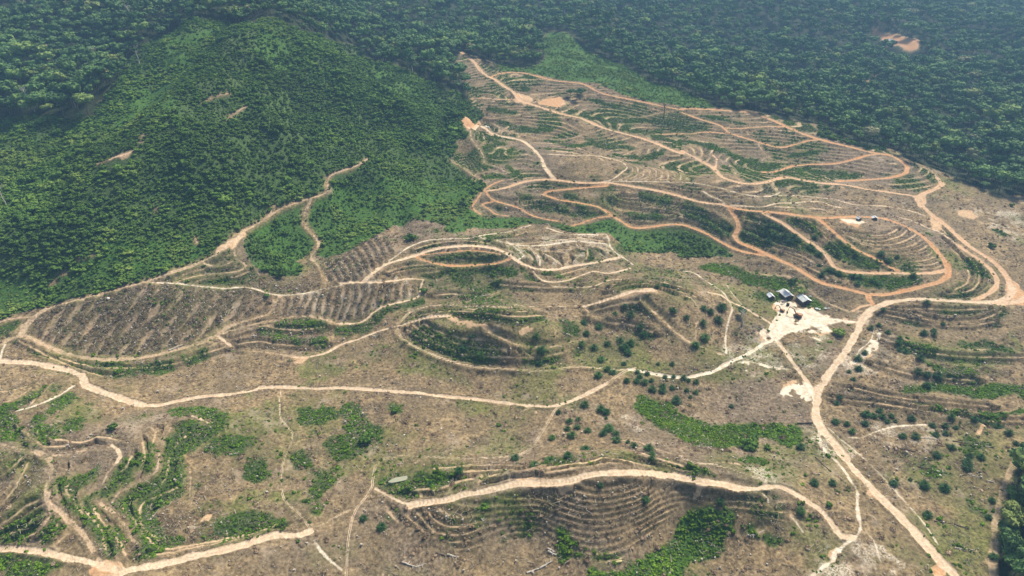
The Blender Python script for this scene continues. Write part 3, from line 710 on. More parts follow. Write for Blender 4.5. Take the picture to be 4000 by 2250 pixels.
# keep benches about 6-8 m apart on the slope whatever its steepness
kk = Hs / ti
fr = kk - np.floor(kk)
prof = np.where(fr < .34, fr * .25, .085 + (fr - .34) * (1 - .085) / .66)
prof = np.where(fr < .34, prof, .085 + .915 * sm(.34, 1.0, fr) * .65 + .915 * .35 * (fr - .34) / .66)
Ht = ti * (np.floor(kk) + prof) - (Hs - H)
amp = tw * sm(.015, .05, slope)
H = H * (1 - amp) + Ht * amp
frn = fr + nB * .16 + nE * .06; bench = (sm(.0, .07, frn) - sm(.22, .36, frn)) * amp * np.clip(.72 + nA * 1.3 + nF * .6, .25, 1) * sm(-.40, -.15, nD + nA * .4)
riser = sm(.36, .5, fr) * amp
# surveyed benches
cdist = np.full((NR, NC), 99., np.float32); csd = np.zeros_like(cdist)
for j in j_cut:
    for sl, d, side, stn, zz in each_seg(world(j), 8):
        P_ = d < cdist[sl]
        cdist[sl] = np.where(P_, d, cdist[sl]); csd[sl] = np.where(P_, side, csd[sl])
        # which side is uphill
gxs = np.gradient(csd, axis=0) / np.gradient(ROWY)[:, None]; gxx = np.gradient(csd, axis=1) / (np.gradient(COLA)[None] * (ROWY[:, None] + Y0))
ups = np.sign(blur(np.sign(gxs * dHy + gxx * dHx), 3)); ups[ups == 0] = 1
cs = cdist * np.sign(csd) * ups + (nB * .9 + nE * .35)
near_c = (cdist < 7.5) * clear
H += near_c * 1.0 * (sm(.5, 1.7, cs) * (1 - sm(1.8, 6.5, cs)) - sm(.5, 1.8, -cs) * (1 - sm(2, 6.5, -cs))) * (1 + nD)
cb = near_c * np.exp(-(cs / .62) ** 2) * np.clip(.95 + nA * 1.6 + nF * .8, .25, 1.15)
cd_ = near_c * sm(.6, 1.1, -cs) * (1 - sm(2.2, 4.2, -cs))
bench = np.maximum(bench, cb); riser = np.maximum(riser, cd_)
# roads
road = np.zeros_like(tw); orange = np.zeros_like(tw); white = np.zeros_like(tw); isroad = np.zeros_like(tw)
margin = np.zeros_like(tw); berm = np.zeros_like(tw); fillw = np.zeros_like(tw); fillh = np.zeros_like(H)
for st, w, j in roads:
    P = world(j).copy()
    z = P[:, 2]
    for _ in range(6 if len(P) > 8 else 1):
        z2 = z.copy(); z2[1:-1] = (z[:-2] + z[1:-1] * 2 + z[2:]) / 4; z = z2
    P[:, 2] = z
    hw = w / 2
    str_ = {'p': 1, 'o': 1, 'k': 1, 'w': 1, 't': .75, 'b': .60}[st]
    o_, w_ = {'p': (.18, .35), 'o': (.9, 0), 'k': (.62, .15), 'w': (0, .9), 't': (.1, .4), 'b': (.3, .25)}[st]
    if st == 'w' and w < 2.9 / 2: str_ = .7
    for sl, d, side, stn, zz in each_seg(P, hw + 4.0):
        ww = hw * (1 + .75 * nF[sl] + .6 * nB[sl] + .5 * nA[sl]) + nE[sl] * .55
        m = 1 - sm(ww - .35, ww + .45, d)
        mar = (1 - sm(hw + .3, hw + 2.6, d)) * sm(.0, .25, nB[sl] + nA[sl] * .6 + .04) * (.5 if w >= 2 else 0); margin[sl] = np.maximum(margin[sl], mar)
        if st == 't':
            rut = np.exp(-((np.abs(side) - hw * .5) / (hw * .26)) ** 2)
            m = m * np.clip(.28 + .9 * rut, 0, 1)
        if st == 'b' and w < 2.2: m = m * sm(-.5, .12, nD[sl] * .9 + nB[sl] * 1.2 + nE[sl] * .4 + .10) 
        v = m * str_
        if w < 2.4: v = v * (.74 + .26 * sm(-.25, .1, nA[sl] + nB[sl] * .7))
        if w >= 2.4 and st != 'b':
            v = v * (1 - .22 * np.exp(-(np.abs(side) / (hw * .16)) ** 2)) 
        up = v > road[sl]
        road[sl] = np.where(up, v, road[sl]); stp = .22 * np.cos(side * 6.28 / max(hw * 1.15, .7) + nD[sl] * 2.5) + .35 * nA[sl] + .25 * nB[sl]; orange[sl] = np.where(up | (m > .3) & (orange[sl] == 0), np.clip(o_ + stp, 0, 1), orange[sl]); white[sl] = np.where(up, w_, white[sl])
        if w >= 1.6: isroad[sl] = np.maximum(isroad[sl], m * (st != 'b'))
        bk = np.exp(-((d - hw - .75) / .55) ** 2) * np.clip(.55 + nA[sl] * 1.6 + np.sign(side) * nD[sl] * 2.2, 0, 1.3) * (.55 if w > 1.4 else .2); berm[sl] = np.maximum(berm[sl], bk)
        f = 1 - sm(hw + .2, hw + 2.6, d)
        fu = f > fillw[sl]
        fillh[sl] = np.where(fu, zz, fillh[sl]); fillw[sl] = np.where(fu, f, fillw[sl])
fl = fillw * .92
H = H * (1 - fl) + (fillh - .12) * fl
bench *= 1 - fl; riser *= 1 - fl
# bare earth
bare = np.zeros_like(tw)
for k, j in enumerate(j_bare):
    a_ = 2.3 if k < 5 else 1.0
    bare = np.maximum(bare, blur(inpoly(world(j), GXv + (nB * 3.5 + nA * 3) * a_, GYv + (nA * 5 + nE * 1.5 + nB * 2) * a_), 1) * (1 if k > 4 else np.clip(sm(-.40, -.18, nB + nA * .8), .1, 1) if k in (0, 4) else sm(-.12, .12, nB + nA)))
orange = np.maximum(orange, np.where(bare > .3, .25, 0))
for k in (12, 13, 14, 18, 25, 31, 20): 
    m = inpoly(world(j_bare[k]), GXv, GYv); orange[m] = .7
for k in (0, 1, 2, 3, 4, 12): 
    m = inpoly(world(j_bare[k]), GXv, GYv); white[m] = .9; orange[m] = 0
bare = np.maximum(bare, blur(farc, 1)); bare = np.maximum(bare, margin * clear); orange[farc] = .85
sandy = np.zeros_like(tw)
for j in j_sandy: sandy = np.maximum(sandy, inpoly(world(j), GXv + nD * 20, GYv + nC * 20))
sandy = blur(sandy, 6) * sm(-.06, .16, nA * .6 + nB * .8 + nD * .3)
# greens
green = np.zeros_like(tw); bright = np.zeros_like(tw)
for j in j_green:
    m = blur(inpoly(world(j), GXv + nD * 9 + nB * 4, GYv + nA * 11 + nE * 2), 5); v = sm(.18, .85, m + (nB * .9 + nA * .8) * (m > .02)); green = np.maximum(green, v); bright = np.maximum(bright, m * .8)
for w, j in gl:
    for sl, d, side, stn, zz in each_seg(world(j), w + 3):
        ww = w * .62 * (1 + 1.5 * nF[sl] + 1.2 * nD[sl] + nB[sl])
        v = 1 - sm(ww - 1.2, ww + 1.6, d)
        green[sl] = np.maximum(green[sl], v); 
green = np.maximum(green, sm(.17, .27, nD * .8 + nC * .35 + nB * .22 - .02) * .8 * sm(-.05, .1, n2(70, 2, 9)))
green = np.maximum(green, riser * sm(-.04, .14, nC * .6 + nD * .7 + nA * .3) * .9)
greenS = scrub * np.clip(1 - fl * 1.0, 0, 1); green *= clear * (1 - fl) * (1 - np.clip(bare * 1.5, 0, 1))
lush = np.zeros_like(tw)
for j in j_lush: lush = np.maximum(lush, inpoly(world(j), GXv + nD * 30, GYv + nC * 30))
lush = blur(np.maximum(lush, inpoly(world(j_scrub2), GXv, GYv) * 1.3), 8)
dim = np.zeros_like(tw)
for j in j_dim: dim = np.maximum(dim, inpoly(world(j), GXv + nD * 30, GYv + nC * 30))
dim = blur(dim, 8)
olive = np.zeros_like(tw)
for j in j_olive: olive = np.maximum(olive, inpoly(world(j), GXv + nD * 26 + nB * 6, GYv + nC * 26 + nA * 10))
olive = blur(olive, 5) * sm(-.22, .14, nA * .6 + nD * .5 + nB * .35)
olive = np.clip(olive + sm(.0, .24, nC * .7 + nD * .6) * .8, 0, 1) * clear
halo = blur(green > .4, 9); olive = np.clip(np.maximum(olive, sm(.08, .5, halo + nB * .3) * (halo > .01)), 0, 1) * clear
mauve = sm(-.05, .2, n2(55, 3, 61) + nD * .4) * clear
green = np.maximum(green, greenS); bright = np.maximum(bright, np.clip(.35 + lush * .6 + nD * .8, 0, 1) * scrub)
# windrows
dark = np.zeros_like(tw); stripe = np.zeros_like(tw)
for js, jm, hw in ((j_wind, (j_wm,), 3.0), (j_wind2, (j_wm2, j_wm3), 1.8)):
    mm = np.zeros_like(clear)
    for j in jm: mm |= inpoly(world(j), GXv, GYv)
    mmf = blur(mm, 4); tmp = np.zeros_like(tw)
    for j in js:
        for sl, d, side, stn, zz in each_seg(world(j), hw + 2):
            ww = hw * .58 * (1 + .6 * nF[sl] + .4 * nD[sl] + .5 * nB[sl])
            tmp[sl] = np.maximum(tmp[sl], 1 - sm(ww - .6, ww + .6, d))
    dark = np.maximum(dark, tmp * mmf); stripe = np.maximum(stripe, mmf)
    H += tmp * mmf * (.8 + nB * .6)
dark *= (1 - fl)
gap = stripe * (1 - dark) * (1 - fl); light = gap * (.75 + nB + nA); bare = np.maximum(bare, gap * sm(.12, .4, nB + nA * .5) * .5)
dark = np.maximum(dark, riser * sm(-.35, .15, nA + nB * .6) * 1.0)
for j in j_dark:
    m = blur(inpoly(world(j), GXv + nD * 16 + nB * 3, GYv + nC * 16 + nA * 6), 3); dark = np.maximum(dark, m * sm(-.3, .12, nA + nB * .5) * .85 * (1 - fl))
dark = np.maximum(dark, sm(.12, .3, n2(26, 3, 21) + nB * .25) * .55 * clear * (1 - fl) * (1 - np.clip(bare, 0, 1)))
# roughness of the ground
rough = clear * (1 - np.clip(road * 1.3, 0, 1)) * (1 - .8 * np.clip(bare, 0, 1))
H += berm * (1 - np.clip(road, 0, 1)) * (.9 + nB)
H += rough * (nB * .45 + nE * .26 + nF * .4) + (1 - rough) * nB * .07
HF = H
yi = np.interp
def locate(x, y):
    x = np.asarray(x, float); y = np.asarray(y, float)
    r = np.clip(np.interp(y, ROWY, np.arange(NR)), 0, NR - 1.001)
    c = np.clip((x / (y + Y0) - COLA[0]) / (COLA[1] - COLA[0]), 0, NC - 1.001)
    return r, c
def hz(x, y):
    r, c = locate(x, y); i = r.astype(int); j = c.astype(int); a = r - i; b = c - j
    return (HF[i, j] * (1 - a) + HF[i + 1, j] * a) * (1 - b) + (HF[i, j + 1] * (1 - a) + HF[i + 1, j + 1] * a) * b
def look(F, x, y):
    r, c = locate(x, y); return F[np.round(r).astype(int), np.round(c).astype(int)]
def at(t, x, y):
    """a spot of the photograph as a point on the finished ground"""
    p, _ = march(np.array([px(t, x, y)])); p = p[0]
    return Vector((p[0], p[1], float(hz(p[0], p[1]))))
def depth_of(p): return p[1] * cP + (CAMZ - p[2]) * sP
# ------------------------------------------------------------------ helpers for materials and objects
def srgb(r, g, b): return tuple(((v / 255 / 12.92) if v / 255 <= .04045 else ((v / 255 + .055) / 1.055) ** 2.4) for v in (r, g, b))
class NT:
    def __init__(s, name):
        s.m = bpy.data.materials.new(name); s.m.use_nodes = True; s.t = s.m.node_tree; s.t.nodes.clear()
        s.out = s.n('ShaderNodeOutputMaterial'); s.b = s.n('ShaderNodeBsdfPrincipled'); s.l(s.b.outputs[0], s.out.inputs[0])
        s.b.inputs['Roughness'].default_value = .9; s.b.inputs['Specular IOR Level'].default_value = .15
    def n(s, k): return s.t.nodes.new(k)
    def l(s, a, b): s.t.links.new(a, b)
    def noise(s, scale, det=3, rough=.55, vec=None):
        n = s.n('ShaderNodeTexNoise'); n.inputs['Scale'].default_value = scale; n.inputs['Detail'].default_value = det; n.inputs['Roughness'].default_value = rough
        if vec is None: vec = s.pos()
        s.l(vec, n.inputs['Vector']); return n.outputs['Fac']
    def pos(s):
        if not hasattr(s, '_g'): s._g = s.n('ShaderNodeNewGeometry')
        return s._g.outputs['Position']
    def objpos(s):
        if not hasattr(s, '_o'): s._o = s.n('ShaderNodeTexCoord')
        return s._o.outputs['Object']
    def rnd(s):
        return s.n('ShaderNodeObjectInfo').outputs['Random']
    def ramp(s, fac, stops, interp='LINEAR'):
        r = s.n('ShaderNodeValToRGB'); r.color_ramp.interpolation = interp; e = r.color_ramp.elements
        while len(e) > 1: e.remove(e[0])
        e[0].position = stops[0][0]; e[0].color = tuple(stops[0][1]) + (1,)
        for p, c in stops[1:]:
            q = e.new(p); q.color = tuple(c) + (1,)
        s.l(fac, r.inputs[0]); return r.outputs[0]
    def mix(s, f, a, b, mode='MIX'):
        m = s.n('ShaderNodeMix'); m.data_type = 'RGBA'; m.blend_type = mode
        for v, k in ((f, 0), (a, 6), (b, 7)):
            if isinstance(v, (int, float)): m.inputs[k].default_value = v
            elif isinstance(v, tuple): m.inputs[k].default_value = v + (1,)
            else: s.l(v, m.inputs[k])
        return m.outputs[2]
    def math(s, op, a, b=None, c=None, clamp=False):
        m = s.n('ShaderNodeMath'); m.operation = op; m.use_clamp = clamp
        for k, v in enumerate((a, b, c)):
            if v is None: continue
            if isinstance(v, (int, float)): m.inputs[k].default_value = v
            else: s.l(v, m.inputs[k])
        return m.outputs[0]
    def map(s, v, a, b, c=0, d=1):
        m = s.n('ShaderNodeMapRange'); m.interpolation_type = 'SMOOTHSTEP'
        s.l(v, m.inputs[0])
        for k, q in ((1, a), (2, b), (3, c), (4, d)): m.inputs[k].default_value = q
        return m.outputs[0]
    def attr(s, name):
        a = s.n('ShaderNodeAttribute'); a.attribute_name = name; sp = s.n('ShaderNodeSeparateColor'); s.l(a.outputs['Color'], sp.inputs[0])
        return sp.outputs[0], sp.outputs[1], sp.outputs[2], a.outputs['Alpha']
    def col(s, c): 
        if isinstance(c, tuple): s.b.inputs['Base Color'].default_value = c + (1,)
        else: s.l(c, s.b.inputs['Base Color'])
    def bump(s, h, st=.5, d=.2):
        b = s.n('ShaderNodeBump'); b.inputs['Strength'].default_value = st; b.inputs['Distance'].default_value = d
        s.l(h, b.inputs['Height']); s.l(b.outputs[0], s.b.inputs['Normal'])
# ---- ground
g = NT('earth_and_dry_grass')
r1, o1, w1, b1 = g.attr('soil'); g1, br1, d1, wd1 = g.attr('growth'); ol1, mv1, lt1, sd1 = g.attr('tone')
n_big = g.noise(.03, 3); n_mid = g.noise(.22, 4, .6); n_sm = g.noise(.9, 4, .65); n_fine = g.noise(3.2, 2, .6); n_streak = g.noise(1.7, 5, .75)
brown = g.ramp(n_sm, [(.26, (.052, .037, .020)), (.42, (.132, .094, .050)), (.54, (.222, .162, .088)), (.66, (.335, .252, .145)), (.80, (.52, .41, .255))])
tan = g.ramp(n_sm, [(.30, (.12, .084, .042)), (.5, (.30, .215, .115)), (.72, (.47, .36, .20))])
mauve_c = g.ramp(n_sm, [(.26, (.056, .043, .033)), (.5, (.175, .135, .102)), (.75, (.35, .285, .22))])
brown = g.mix(g.map(n_mid, .42, .66), brown, tan); brown = g.mix(g.math('MULTIPLY', mv1, .6), brown, mauve_c)
olive_c = g.ramp(n_sm, [(.3, (.055, .062, .018)), (.5, (.135, .140, .042)), (.72, (.26, .24, .095))])
brown = g.mix(g.math('MULTIPLY', ol1, g.map(n_mid, .28, .50, .6, 1), clamp=True), brown, olive_c)
brown = g.mix(g.map(n_streak, .62, .72, 0, .55), brown, (.60, .50, .40))
brown = g.mix(g.map(n_streak, .28, .38, .5, 0), brown, (.08, .058, .04))
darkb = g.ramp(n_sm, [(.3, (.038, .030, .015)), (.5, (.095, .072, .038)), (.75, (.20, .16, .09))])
brown = g.mix(g.math('MULTIPLY', lt1, g.map(n_sm, .3, .6, .35, 1), clamp=True), brown, (.42, .305, .21)); brown = g.mix(g.math('MULTIPLY', sd1, g.map(n_streak, .42, .60, 0, .9), clamp=True), brown, (.66, .58, .46))
brown = g.mix(g.map(g.noise(.045, 4, .65), .42, .62, 0, .38), brown, (.105, .088, .052)); brown = g.mix(g.map(g.noise(.07, 4, .7), .56, .70, 0, .45), brown, (.42, .335, .245))
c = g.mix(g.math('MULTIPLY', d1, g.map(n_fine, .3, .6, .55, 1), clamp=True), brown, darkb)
gcol = g.ramp(n_sm, [(.3, (.014, .040, .008)), (.48, (.036, .100, .014)), (.62, (.070, .165, .020)), (.8, (.13, .23, .035))])
gdk = g.ramp(n_sm, [(.3, (.014, .026, .010)), (.5, (.045, .075, .024)), (.75, (.11, .14, .05))])
gg = g.mix(br1, gdk, gcol)
c = g.mix(g.math('MULTIPLY', g1, g.map(n_fine, .25, .5, .6, 1), clamp=True), c, gg)
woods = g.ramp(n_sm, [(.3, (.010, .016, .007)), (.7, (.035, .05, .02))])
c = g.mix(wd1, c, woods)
pale = g.ramp(n_sm, [(.25, (.36, .25, .145)), (.5, (.55, .40, .245)), (.8, (.74, .57, .38))])
oran = g.ramp(n_sm, [(.25, (.28, .125, .050)), (.5, (.50, .245, .105)), (.8, (.66, .37, .18))])
whit = g.ramp(n_sm, [(.25, (.55, .47, .35)), (.5, (.76, .68, .53)), (.8, (.88, .82, .68))])
soil = g.mix(o1, pale, oran); soil = g.mix(w1, soil, whit)
soil = g.mix(g.map(g.noise(.35, 5, .7), .38, .66, .0, .45), soil, (.36, .25, .15)); rb = g.math('MAXIMUM', r1, b1)
edge = g.math('ADD', rb, g.math('MULTIPLY', g.math('SUBTRACT', n_fine, .5), .9))
ff = g.map(edge, .28, .62)
ff = g.math("MINIMUM", ff, g.map(rb, .03, .22))
ff = g.math('MULTIPLY', ff, g.map(rb, .35, .85, .5, 1)); c = g.mix(ff, c, soil)
g.col(c); g.bump(g.math('ADD', n_fine, g.math('MULTIPLY', n_sm, 2)), .5, .18); M_ground = g.m
def build_land():
    # classes: 0 terrain 1 dirt_road
    cls = (isroad > .5)
    q = np.arange(NR * NC).reshape(NR, NC)
    a, b_, c_, d_ = q[:-1, :-1], q[:-1, 1:], q[1:, 1:], q[1:, :-1]
    quad = np.stack([a, b_, c_, d_], -1).reshape(-1, 4)
    qc = ((cls[:-1, :-1].astype(int) + cls[:-1, 1:] + cls[1:, 1:] + cls[1:, :-1]) >= 2).ravel()
    co = np.stack([X, Y, HF.ravel()], 1)
    bench_c = bench * .66 * clear
    soilc = np.stack([road, orange, white, np.maximum(bare, bench_c)], -1).reshape(-1, 4).astype(np.float32)
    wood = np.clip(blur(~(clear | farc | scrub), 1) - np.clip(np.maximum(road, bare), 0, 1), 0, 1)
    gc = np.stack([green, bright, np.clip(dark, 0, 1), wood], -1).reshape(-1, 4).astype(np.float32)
    tc = np.stack([olive, mauve, np.clip(light, 0, 1), sandy], -1).reshape(-1, 4).astype(np.float32)
    for name, sel in (('terrain', ~qc), ('dirt_road', qc)):
        f = quad[sel]; used = np.zeros(NR * NC, bool); used[f.ravel()] = True
        idx = np.cumsum(used) - 1; f2 = idx[f]
        me = bpy.data.meshes.new(name); v = co[used]
        me.vertices.add(len(v)); me.vertices.foreach_set('co', v.astype(np.float32).ravel())
        me.loops.add(f2.size); me.loops.foreach_set('vertex_index', f2.ravel().astype(np.int32))
        me.polygons.add(len(f2)); me.polygons.foreach_set('loop_start', np.arange(0, f2.size, 4, dtype=np.int32))
        me.update(calc_edges=True); 
        for nm, arr in (('soil', soilc), ('growth', gc), ('tone', tc)):
            at_ = me.color_attributes.new(nm, 'FLOAT_COLOR', 'POINT'); at_.data.foreach_set('color', arr[used].ravel())
        me.polygons.foreach_set('use_smooth', np.ones(len(f2), bool))
        me.materials.append(M_ground)
        o = bpy.data.objects.new(name, me); COL.objects.link(o); o['kind'] = 'structure'
        o['label'] = {'terrain': 'brown cleared hills with cut terraces, green slopes and forest floor', 'dirt_road': 'pale and orange dirt roads winding over the cleared hills'}[name]
build_land()
# ------------------------------------------------------------------ camera, light, air
cam = bpy.data.objects.new('camera', bpy.data.cameras.new('camera')); COL.objects.link(cam); SC.camera = cam
cam.location = (0, 0, CAMZ); cam.rotation_euler = (math.radians(60), 0, 0)
cam.data.sensor_width = 36; cam.data.lens = 36 * FPX / 4000; cam.data.clip_end = 9000; cam.data.clip_start = 1
SUN_EL, SUN_AZ = math.radians(50), math.radians(38)     # azimuth clockwise from +Y (into the picture): from the right, a little beyond
wd = bpy.data.worlds.new('World'); SC.world = wd; wd.use_nodes = True; nt = wd.node_tree
sky = nt.nodes.new('ShaderNodeTexSky'); sky.sky_type = 'NISHITA'; sky.sun_disc = False; sky.sun_elevation = SUN_EL; sky.sun_rotation = SUN_AZ; sky.air_density = 1.2; sky.dust_density = 3.0; sky.altitude = 200
bg = nt.nodes['Background']; bg.inputs[1].default_value = .09; nt.links.new(sky.outputs[0], bg.inputs[0])
sun = bpy.data.objects.new('sun', bpy.data.lights.new('sun', 'SUN')); COL.objects.link(sun); sun.data.energy = 4.0; sun.data.angle = math.radians(12); sun.data.color = (1, .91, .76)
sd = Vector((math.sin(SUN_AZ) * math.cos(SUN_EL), math.cos(SUN_AZ) * math.cos(SUN_EL), math.sin(SUN_EL)))
sun.rotation_euler = sd.to_track_quat('Z', 'Y').to_euler(); sun.location = (200, 100, 300)
vs = SC.view_settings; vs.view_transform = 'Standard'; vs.look = 'None'; vs.gamma = 1; vs.exposure = .64; vs.use_curve_mapping = False
SC.cycles.max_bounces = 4; SC.cycles.diffuse_bounces = 2; SC.cycles.volume_bounces = 0
HAZE = .00024
def build_haze():
    me = bpy.data.meshes.new('haze'); bm = bmesh.new()
    x0, x1, y0, y1, z0, z1 = -2100, 2100, -60, 2400, float(HF.min()) - 1.5, CAMZ + 25
    vsx = [bm.verts.new(p) for p in [(x0, y0, z0), (x1, y0, z0), (x1, y1, z0), (x0, y1, z0), (x0, y0, z1), (x1, y0, z1), (x1, y1, z1), (x0, y1, z1)]]
    for f in ((3, 2, 1, 0), (4, 5, 6, 7), (0, 1, 5, 4), (1, 2, 6, 5), (2, 3, 7, 6), (3, 0, 4, 7)): bm.faces.new([vsx[i] for i in f])
    bm.to_mesh(me); m = bpy.data.materials.new('air'); m.use_nodes = True; t = m.node_tree; t.nodes.clear()
    o = t.nodes.new('ShaderNodeOutputMaterial'); v = t.nodes.new('ShaderNodeVolumePrincipled'); v.inputs['Density'].default_value = HAZE
    v.inputs['Color'].default_value = (.34, .64, 1.0, 1); v.inputs['Anisotropy'].default_value = .1
    t.links.new(v.outputs[0], o.inputs['Volume']); me.materials.append(m)
    ob = bpy.data.objects.new('haze', me); COL.objects.link(ob); ob['kind'] = 'stuff'; ob['label'] = 'thin blue haze hanging over the hills and far forest'; ob['category'] = 'haze'
build_haze()
# ------------------------------------------------------------------ plants
def foliage(name, stops, var, tr=.0):
    m = NT(name); a = m.n('ShaderNodeAttribute'); a.attribute_type = 'INSTANCER'; a.attribute_name = 'tint'
    base = m.ramp(a.outputs['Fac'], stops)
    n = m.noise(1.1, 3, .6); n2_ = m.noise(.02, 3, .6)
    c = m.mix(m.map(n, .35, .65, 0, var), base, tuple(q * 1.9 for q in stops[len(stops) // 2][1]))
    c = m.mix(m.map(n2_, .42, .64, .0, .32), c, tuple(q * .62 for q in stops[0][1]))
    m.col(c); m.b.inputs['Roughness'].default_value = .75; m.b.inputs['Specular IOR Level'].default_value = .08
    return m.m
M_tree = foliage('forest_leaves', [(0, (.032, .072, .034)), (.35, (.055, .118, .042)), (.6, (.092, .170, .050)), (.8, (.135, .215, .058)), (.9, (.20, .22, .065)), (.97, (.22, .18, .12))], .45)
M_shrub = foliage('shrub_leaves', [(0, (.028, .066, .014)), (.35, (.058, .125, .020)), (.7, (.120, .200, .032)), (1, (.23, .29, .070))], .45)
M_low = foliage('creeper_leaves', [(0, (.045, .085, .014)), (.35, (.090, .175, .018)), (.7, (.155, .26, .026)), (1, (.24, .32, .045))], .4)
M_palm = foliage('palm_leaves', [(0, (.014, .046, .016)), (.6, (.022, .070, .020)), (.85, (.036, .095, .024)), (1, (.07, .14, .03))], .22)
M_palm.node_tree.nodes['Principled BSDF'].inputs['Roughness'].default_value = .7
M_dry = foliage('dry_brush', [(0, (.075, .050, .034)), (.25, (.14, .095, .062)), (.45, (.235, .165, .108)), (.6, (.33, .24, .16)), (.7, (.42, .32, .21)), (.8, (.15, .14, .055)), (.92, (.085, .115, .038)), (1, (.06, .12, .03))], .25)
def simple(name, c1, c2, scale, rough=.85, metal=0.0, obj=True, spec=.2):
    m = NT(name); n = m.noise(scale, 4, .65, m.objpos() if obj else None); m.col(m.ramp(n, [(.3, c1), (.7, c2)])); m.b.inputs['Roughness'].default_value = rough
    m.b.inputs['Metallic'].default_value = metal; m.b.inputs['Specular IOR Level'].default_value = spec; m.bump(n, .3, .02); return m.m
M_bark = simple('bark', (.10, .075, .055), (.22, .18, .14), 3)
M_palebark = simple('pale_dead_wood', (.42, .38, .32), (.66, .61, .53), 2)
M_log = simple('weathered_wood', (.30, .26, .21), (.66, .60, .51), 1.6)
M_stump = simple('cut_stump_wood', (.30, .25, .19), (.58, .52, .43), 1.1)
M_stick = simple('grey_tan_twigs', (.24, .19, .14), (.46, .39, .30), 1.6)
M_char = simple('dark_dead_wood', (.05, .04, .032), (.14, .11, .09), 1.6)

ICO = None
def ico1():
    global ICO
    if ICO is None:
        bm = bmesh.new(); bmesh.ops.create_icosphere(bm, subdivisions=2, radius=1); bm.verts.ensure_lookup_table()
        ICO = (np.array([v.co[:] for v in bm.verts]), [[v.index for v in f.verts] for f in bm.faces]); bm.free()
    return ICO
def mesh_np(name, V, F, mats, mi=None, smooth=False):
    me = bpy.data.meshes.new(name); me.from_pydata([tuple(v) for v in V], [], F)
    for m in mats: me.materials.append(m)
    if mi is not None: me.polygons.foreach_set('material_index', mi)
    if smooth: me.polygons.foreach_set('use_smooth', [True] * len(F))
    me.update(); return me
def crown_parts(rs, R, Hc, z0, nl, nleaf, ls, lump=.38):
    """uneven crown: lumpy clumps of twigs and many loose leaf sprays"""
    V = []; F = []; iv, fa = ico1(); cs = []
    for k in range(nl):
        th = rs.uniform(0, 6.283); ph = rs.uniform(-.25, 1.0); rr = rs.uniform(.35, .78)
        c = np.array([math.cos(th) * math.sqrt(max(0, 1 - ph * ph * .8)) * rr * R, math.sin(th) * math.sqrt(max(0, 1 - ph * ph * .8)) * rr * R, z0 + Hc * (.45 + .42 * ph * rr)])
        r = R * lump * rs.uniform(.65, 1.25)
        cs.append((c, r)); b = len(V)
        dis = 1 + .30 * rs.uniform(-1, 1, len(iv))
        P = iv * dis[:, None] * np.array([r, r, r * .72]) * .92 + c
        V += list(P); F += [[b + i for i in f] for f in fa]
    for k in range(nleaf):
        c, r = cs[rs.integers(len(cs))]
        d = rs.normal(size=3); d[2] = abs(d[2]) * .9 - .25; d /= np.linalg.norm(d)
        p = c + d * r * np.array([1, 1, .78]) * rs.uniform(.85, 1.18)
        n = d * .8 + rs.normal(size=3) * .6; n /= np.linalg.norm(n)
        u = np.cross(n, rs.normal(size=3)); u /= np.linalg.norm(u) + 1e-9; v = np.cross(n, u)
        s = ls * rs.uniform(.6, 1.4); b = len(V)
        V += [p - u * s, p + v * s * .55, p + u * s, p - v * s * .55]; F.append([b, b + 1, b + 2, b + 3])
    return V, F
def tube(V, F, p, q, r0, r1, n=6):
    p = np.array(p, float); q = np.array(q, float); d = q - p; d /= np.linalg.norm(d) + 1e-9
    u = np.cross(d, [.3, .1, 1]); u /= np.linalg.norm(u) + 1e-9; v = np.cross(d, u); b = len(V)
    for c, r in ((p, r0), (q, r1)):
        for k in range(n):
            a = 6.2832 * k / n; V.append(c + (u * math.cos(a) + v * math.sin(a)) * r)
    for k in range(n): F.append([b + k, b + (k + 1) % n, b + n + (k + 1) % n, b + n + k])
    F.append([b + k for k in range(n)][::-1]); F.append([b + n + k for k in range(n)])
def trunk_mesh(name, rs, h, r, mat, limbs=3, spread=1.5):
    V = []; F = []; p = np.zeros(3); p[2] = -.6; n = 4
    for k in range(n):
        q = p + np.array([rs.normal() * .12 * h / 6, rs.normal() * .12 * h / 6, (h + .6) / n]); tube(V, F, p, q, r * (1 - k / n * .5), r * (1 - (k + 1) / n * .5)); p = q
    for k in range(limbs):
        a = rs.uniform(0, 6.28); b = np.array([0, 0, h * rs.uniform(.6, .95)]); tube(V, F, b, b + [math.cos(a) * spread, math.sin(a) * spread, spread * 1.1], r * .42, r * .15, 5)
    return mesh_np(name, V, F, [mat])
rs = np.random.default_rng(5)
TREES = []
for k in range(8):
    R = 3.4; sh = [(R, 5.2, 3.8, 13), (R * .9, 6.5, 4.2, 12), (R * 1.1, 4.4, 4.4, 15), (R, 5.0, 4.4, 10)][k % 4]
    V, F = crown_parts(rs, sh[0], sh[1], sh[2], sh[3], 300, .42, .34 + .05 * (k % 3)); nb = len(F)
    tube(V, F, [0, 0, -.5], [0, 0, sh[2] + 2], .22, .12, 5)
    me = mesh_np('forest_tree', V, F, [M_tree, M_bark], [0] * nb + [1] * (len(F) - nb)); TREES.append(me)
SHRUBS = []
for k in range(6):
    V, F = crown_parts(rs, 1.25, 1.9, -.25, 7, 150, .19, .42); SHRUBS.append(mesh_np('shrub', V, F, [M_shrub]))
LOWS = []
for k in range(5):
    V, F = crown_parts(rs, .9, .62, -.22, 4, 90, .19, .42); LOWS.append(mesh_np('creeper', V, F, [M_low]))
DRYS = []
